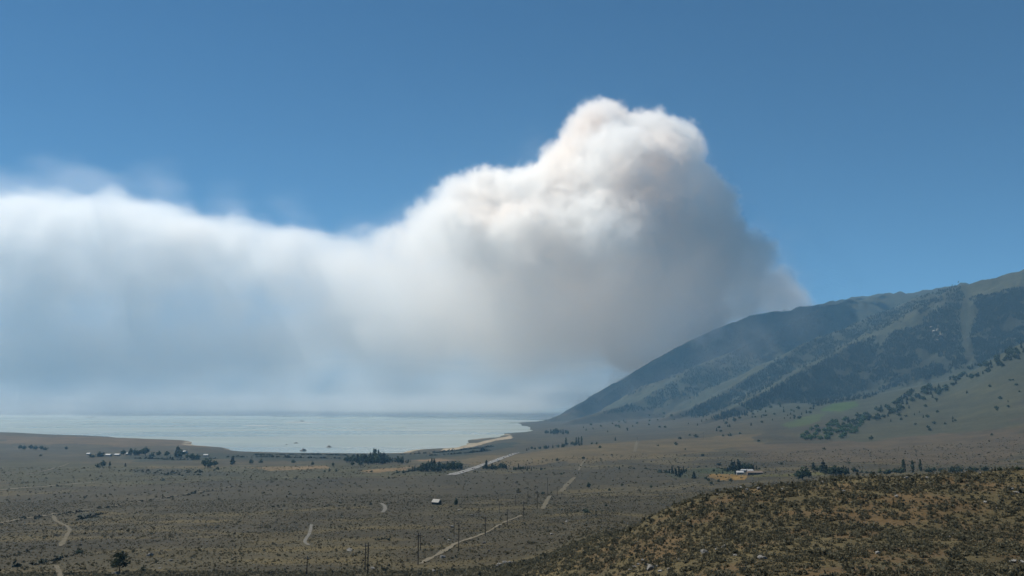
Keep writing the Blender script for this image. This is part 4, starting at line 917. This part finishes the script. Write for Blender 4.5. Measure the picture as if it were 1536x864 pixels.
for x, y, kind, paint_, lab in ((745, 691, 'van', 'white', 'white van at the near end of the line of vehicles on the highway'), (754.6, 687.2, 'car', 'dark', 'dark car just beyond the white van on the highway'), (761.5, 684.4, 'van', 'silver', 'pale-topped van in the middle of the line on the highway'),
                                (765.6, 683, 'car', 'dark', 'dark car just behind the pale-topped van on the highway'), (769.6, 681.7, 'car', 'blue', 'second dark car beyond the pale-topped van, near the highway crest'), (776, 679.8, 'car', 'dark', 'farthest car, at the crest of the highway'), (712.5, 703.6, 'car', 'dark', 'single dark car on the near bend of the highway')):
    h = hit(x, y); i = np.argmin(np.hypot(HW[:, 0] - h[0], HW[:, 1] - h[1])); q = HW[i] + np.array([-HT[i, 1], HT[i, 0]]) * -2.6
    r = empty('parked_van' if kind == 'van' else 'car', (q[0], q[1], float(height(q[:1], q[1:2])[0]) + .7), math.atan2(HT[i, 1], HT[i, 0]))
    tag(r, lab, 'van' if kind == 'van' else 'car', 'vehicles along the highway')
    if kind == 'van': r.name = 'van'
    put('body', pymesh('body', VAN if kind == 'van' else CAR, carpaint[paint_]), r)
    put('windows', pymesh('windows', strip(1.35, 1.9, -.2, 1.5, 2.0, .945) if kind == 'van' else strip(1.06, 1.38, -1.2, .6, 1.82, .885), glass_m), r)
    put('windscreen', pymesh('windscreen', box((1.62 if kind == 'van' else .86, 0, 1.78 if kind == 'van' else 1.27), (.12, 1.5, .5)), glass_m), r)
    for wx in ((-1.8, 1.8) if kind == 'van' else (-1.4, 1.4)):
        for wy in (-.85, .85): put('wheel', WHEEL, r, loc=(wx, wy, .34))

# ------------------------------------------------------------------ utility poles
pole_m = mottled('weathered_pole', (.03, .026, .022), (.06, .05, .04), 2, 4)
ins_m = mottled('grey_porcelain', (.3, .3, .3), (.4, .4, .4), 3, 2, .4)
def pole(x, y0, y1, label, group, wide=1.0):
    p = hit(x, y1); h = (y1 - y0) / F * p[1] * 1.0
    r = empty('utility_pole', p, R(-35) + rng.normal() * .05); tag(r, label, 'pole', group)
    V, Fc = tube([(0, 0, -.6), (0, 0, h * .5), (0, 0, h)], [.20 * wide, .17 * wide, .13 * wide], 8); n = 8
    put('pole', pymesh('pole', (V, [tuple(f) for f in Fc] + [tuple(range(2 * n, 3 * n))]), pole_m), r)
    put('crossarm', pymesh('crossarm', joined([box((0, -.2, h - .9), (2.6, .12, .16)), box((0, -.2, h - 1.9), (1.5, .1, .12))]), pole_m), r)
    for sx in (-1.2, -.5, .5, 1.2):
        V, Fc = tube([(sx, -.2, h - .82), (sx, -.2, h - .72), (sx, -.2, h - .6)], [.04, .09, .05], 6); put('insulator', pymesh('insulator', (V, [tuple(f) for f in Fc] + [tuple(range(12, 18))]), ins_m), r)
LA = [(551.5, 817, 863), (627, 802, 847), (688, 785, 827), (728, 777, 804), (761, 765, 788.5), (785.5, 752.6, 775), (806, 737, 763), (821.5, 717.5, 743.5)]
LB = [(460, 836, 863), (547.5, 818, 857), (630.5, 801, 826), (681, 780, 805), (718.5, 761, 777), (749, 754, 770), (773.5, 743, 758.6), (792, 736, 747.5)]
for i, q in enumerate(LA): pole(*q, f'{ORD[i]} pole from the near end of the taller line beside the footpath', 'poles beside the footpath')
for i, q in enumerate(LB): pole(*q, f'{ORD[i]} pole from the near end of the shorter line left of the footpath', 'poles left of the footpath', .85)
pole(836, 730, 744, 'short pole at the foot of the path that climbs right of the pole lines', None, .9)
pole(956, 656, 664, 'lone pole on the crest of the tan slope beside a climbing path', None, 1)
pole(1055, 649, 658, 'lone pole among bushes on the bare slope right of the climbing path', None, 1)

# ------------------------------------------------------------------ boulders
stone_m = mottled('granite', (.10, .096, .088), (.25, .24, .22), 2.2, 6, .9, .6, .1)
def rock(seed):
    import bmesh
    bm = bmesh.new(); bmesh.ops.create_icosphere(bm, subdivisions=3, radius=.5); g = np.random.default_rng(seed)
    cut = [(g.normal(size=3), g.uniform(.28, .42)) for _ in range(9)]
    for v in bm.verts:
        c = np.array(v.co)
        for nrm, d in cut:
            n_ = nrm / np.linalg.norm(nrm); k = c @ n_ - d
            if k > 0: c = c - n_ * k
        c = c * (1 + .05 * g.normal()); v.co = (c[0] * 1.2, c[1], c[2] * .8)
    me = bpy.data.meshes.new('boulder'); bm.to_mesh(me); bm.free(); me.materials.append(stone_m); return me
ROCK = [rock(s) for s in range(7)]
def rocks(spec, where, group):
    L = sorted(tuple(map(float, s.split(','))) for s in spec.split())
    for i, (x, y, w) in enumerate(L):
        p = hit(x, y + w * .25)
        if p is None: continue
        s = w * 1.15 / F * p[1]; o = put('boulder', ROCK[i % 7]); o.location = p + (0, 0, s * .12); o.scale = (s, s, s * rng.uniform(.7, 1.1)); o.rotation_euler = (rng.normal() * .2, rng.normal() * .2, rng.uniform(0, 6.28))
        tag(o, (f'{ORD[i]} pale boulder from the left ' if len(L) > 1 else 'pale boulder ') + where, 'boulder', group)
rocks('1144,836,11 1437,849,11 1520,842,9 1534,843,10 1317,829,7 1404,783,4 1424,805,5 1432,801,5 1298,834,4 1308,791,4 1345,744,5 1479,753,6 1517,733,6 1525,738,6 1496,762,4', 'in the sagebrush of the right hillside', 'boulders on the right hillside')
rocks('1266,736,5 1233,722,4 1281,728,4 1391,716,6 1384,717,4 1359,717,7 1470,709,4 1441,709,4 1173,733,4', 'along the top edge of the brushy hill', 'boulders on the hill crest')
rocks('1058,828,10 1087,820,8 976,852,12 984,849,7 965,840,6 957,846,5 952,850,6 945,854,5 971,847,5 1019,839,5 1103,832,5 1076,823,5 990,856,6 1003,853,5', 'on the lower left of the brushy hill', 'boulders low on the hill')
rocks('1093,734,5 1114,731,7 1120,734,5 1138,733,6 1075,741,4 1055,745,4', 'on the left shoulder of the brushy hill', 'boulders on the hill shoulder')
rocks('850,782,4 828,801,6 763,844,6 745,849,6 750,846,8 758,843,7 764,845,8 770,843,5 740,851,5', 'in the stony patch right of the pole lines', 'boulders right of the poles')
rocks('664,835,7 651,856,6 726,814,5 678,790,5 674,810,4 733,826,4 559,852,6 524,824.5,8 688,765,4 708,772,4', 'around the pole lines on the plain', 'boulders round the poles')
rocks('225,832,7 256,840,5 172,860,9 240,852,4', 'right of the lone pine at the bottom left', 'boulders by the lone pine')
rocks('1402,497,6 1410,503,6 1397,490,4 1406,510,4', 'in the pale scree among the dark mountain timber', 'rocks in the timber')

# ------------------------------------------------------------------ islets and bars in the lake
tufa_m = mottled('dark_tufa', (.10, .095, .085), (.2, .185, .16), .3, 4)
bar_m = mottled('pale_sand', (.26, .26, .24), (.36, .36, .33), .05, 4)
def mound(name, x, y, wpx, hpx, mat, label, cat, depth=.5, seed=0):
    a, b0 = slopes(x, y); Y = -CZ / b0; X = a * Y; w = wpx / F * Y; hgt = hpx / F * Y
    g = np.linspace(-1, 1, 25); U, Vv = np.meshgrid(g, g)
    r = np.hypot(U, Vv) * (1 + .35 * fbm(U * 3 + seed * 9, Vv * 3, 1.3, 3, 5))
    H = np.maximum(1 - r * r, -.3) * hgt * (.75 + .5 * fbm(U * 4, Vv * 4 + seed * 5, 1, 3, 8))
    i = np.arange(625).reshape(25, 25)
    V = np.stack([U.ravel() * w / 2 * 1.1, Vv.ravel() * w * depth, H.ravel() - .05 * hgt], -1)
    o = put(name, mesh_np(name, V, np.stack([i[:-1, :-1], i[:-1, 1:], i[1:, 1:], i[1:, :-1]], -1).reshape(-1, 4), True), mats=[mat], loc=(X, Y, 0)); tag(o, label, cat)
mound('islet', 455, 676.5, 9, 4.2, tufa_m, 'dark pointed islet close to the near lake shore', 'islet', .5, 1)
mound('islet', 493.5, 671, 7.5, 3, tufa_m, 'dark flat-topped islet right of the pointed one, farther out', 'islet', .5, 2)
mound('islet', 444.5, 665, 6.5, 1.8, tufa_m, 'low dark islet farthest out, above the pointed one', 'islet', .5, 3)
mound('islet', 430, 667, 3, 1.2, tufa_m, 'tiny dark islet at the left of the group near the shore', 'islet', .5, 4)
mound('sandbar', 452, 633.5, 48, .8, bar_m, 'long pale sandbar out in the lake with a small white hump', 'sandbar', .5, 5)
mound('sandbar', 453, 632.3, 7, 2.4, bar_m, 'small white hump on the long pale sandbar', 'sandbar', .4, 6)
mound('sandbar', 386, 638.5, 42, .8, bar_m, 'long flat pale sandbar left of the humped one', 'sandbar', .4, 7)
mound('sandbar', 137, 626.8, 14, 1.8, bar_m, 'small white sandbar far out at the left of the lake', 'sandbar', .3, 8)
mound('sandbar', 203, 630.5, 26, .6, bar_m, 'faint low sandbar between the far left bar and the long flat one', 'sandbar', .3, 9)
mound('sandbar', 410, 620.5, 16, .8, bar_m, 'faint pale bar farthest out near the middle of the lake', 'sandbar', .3, 10)
mound('sandbar', 775, 634.5, 30, .9, tufa_m, 'dark thin spit reaching into the lake below the mountain', 'spit', .25, 11)

# ------------------------------------------------------------------ outer skin of the smoke: thin smoke round the dense plume
def smoke_skin(vox, thr):
    """closed skin of the thin outer smoke, traced round the same field"""
    v2 = gN.new('GeometryNodeVolumeCube'); gL.new(den, v2.inputs['Density'])
    v2.inputs['Min'].default_value = smn; v2.inputs['Max'].default_value = smx
    for i, q in enumerate('XYZ'): v2.inputs['Resolution ' + q].default_value = int((smx[i] - smn[i]) / vox)
    vm = gN.new('GeometryNodeVolumeToMesh'); vm.inputs['Threshold'].default_value = thr; vm.inputs['Adaptivity'].default_value = .3
    gL.new(v2.outputs[0], vm.inputs['Volume']); gL.new(vm.outputs[0], gout.inputs[0])
    bpy.context.view_layer.update(); dg = bpy.context.evaluated_depsgraph_get()
    me = bpy.data.meshes.new_from_object(smoke_o.evaluated_get(dg)); me.name = 'smoke_plume'
    gN.remove(v2); gN.remove(vm)
    return me
skin = smoke_skin(70., .07)
skin.materials.clear(); skin.materials.append(smoke_mat('thin_smoke', 1.2e-5, SMOKE_C, SMOKE_G, ''))
smoke_o.data = skin
gj = gN.new('GeometryNodeJoinGeometry')
gL.new(gin.outputs[0], gj.inputs[0]); gL.new(gs.outputs[0], gj.inputs[0]); gL.new(gj.outputs[0], gout.inputs[0])
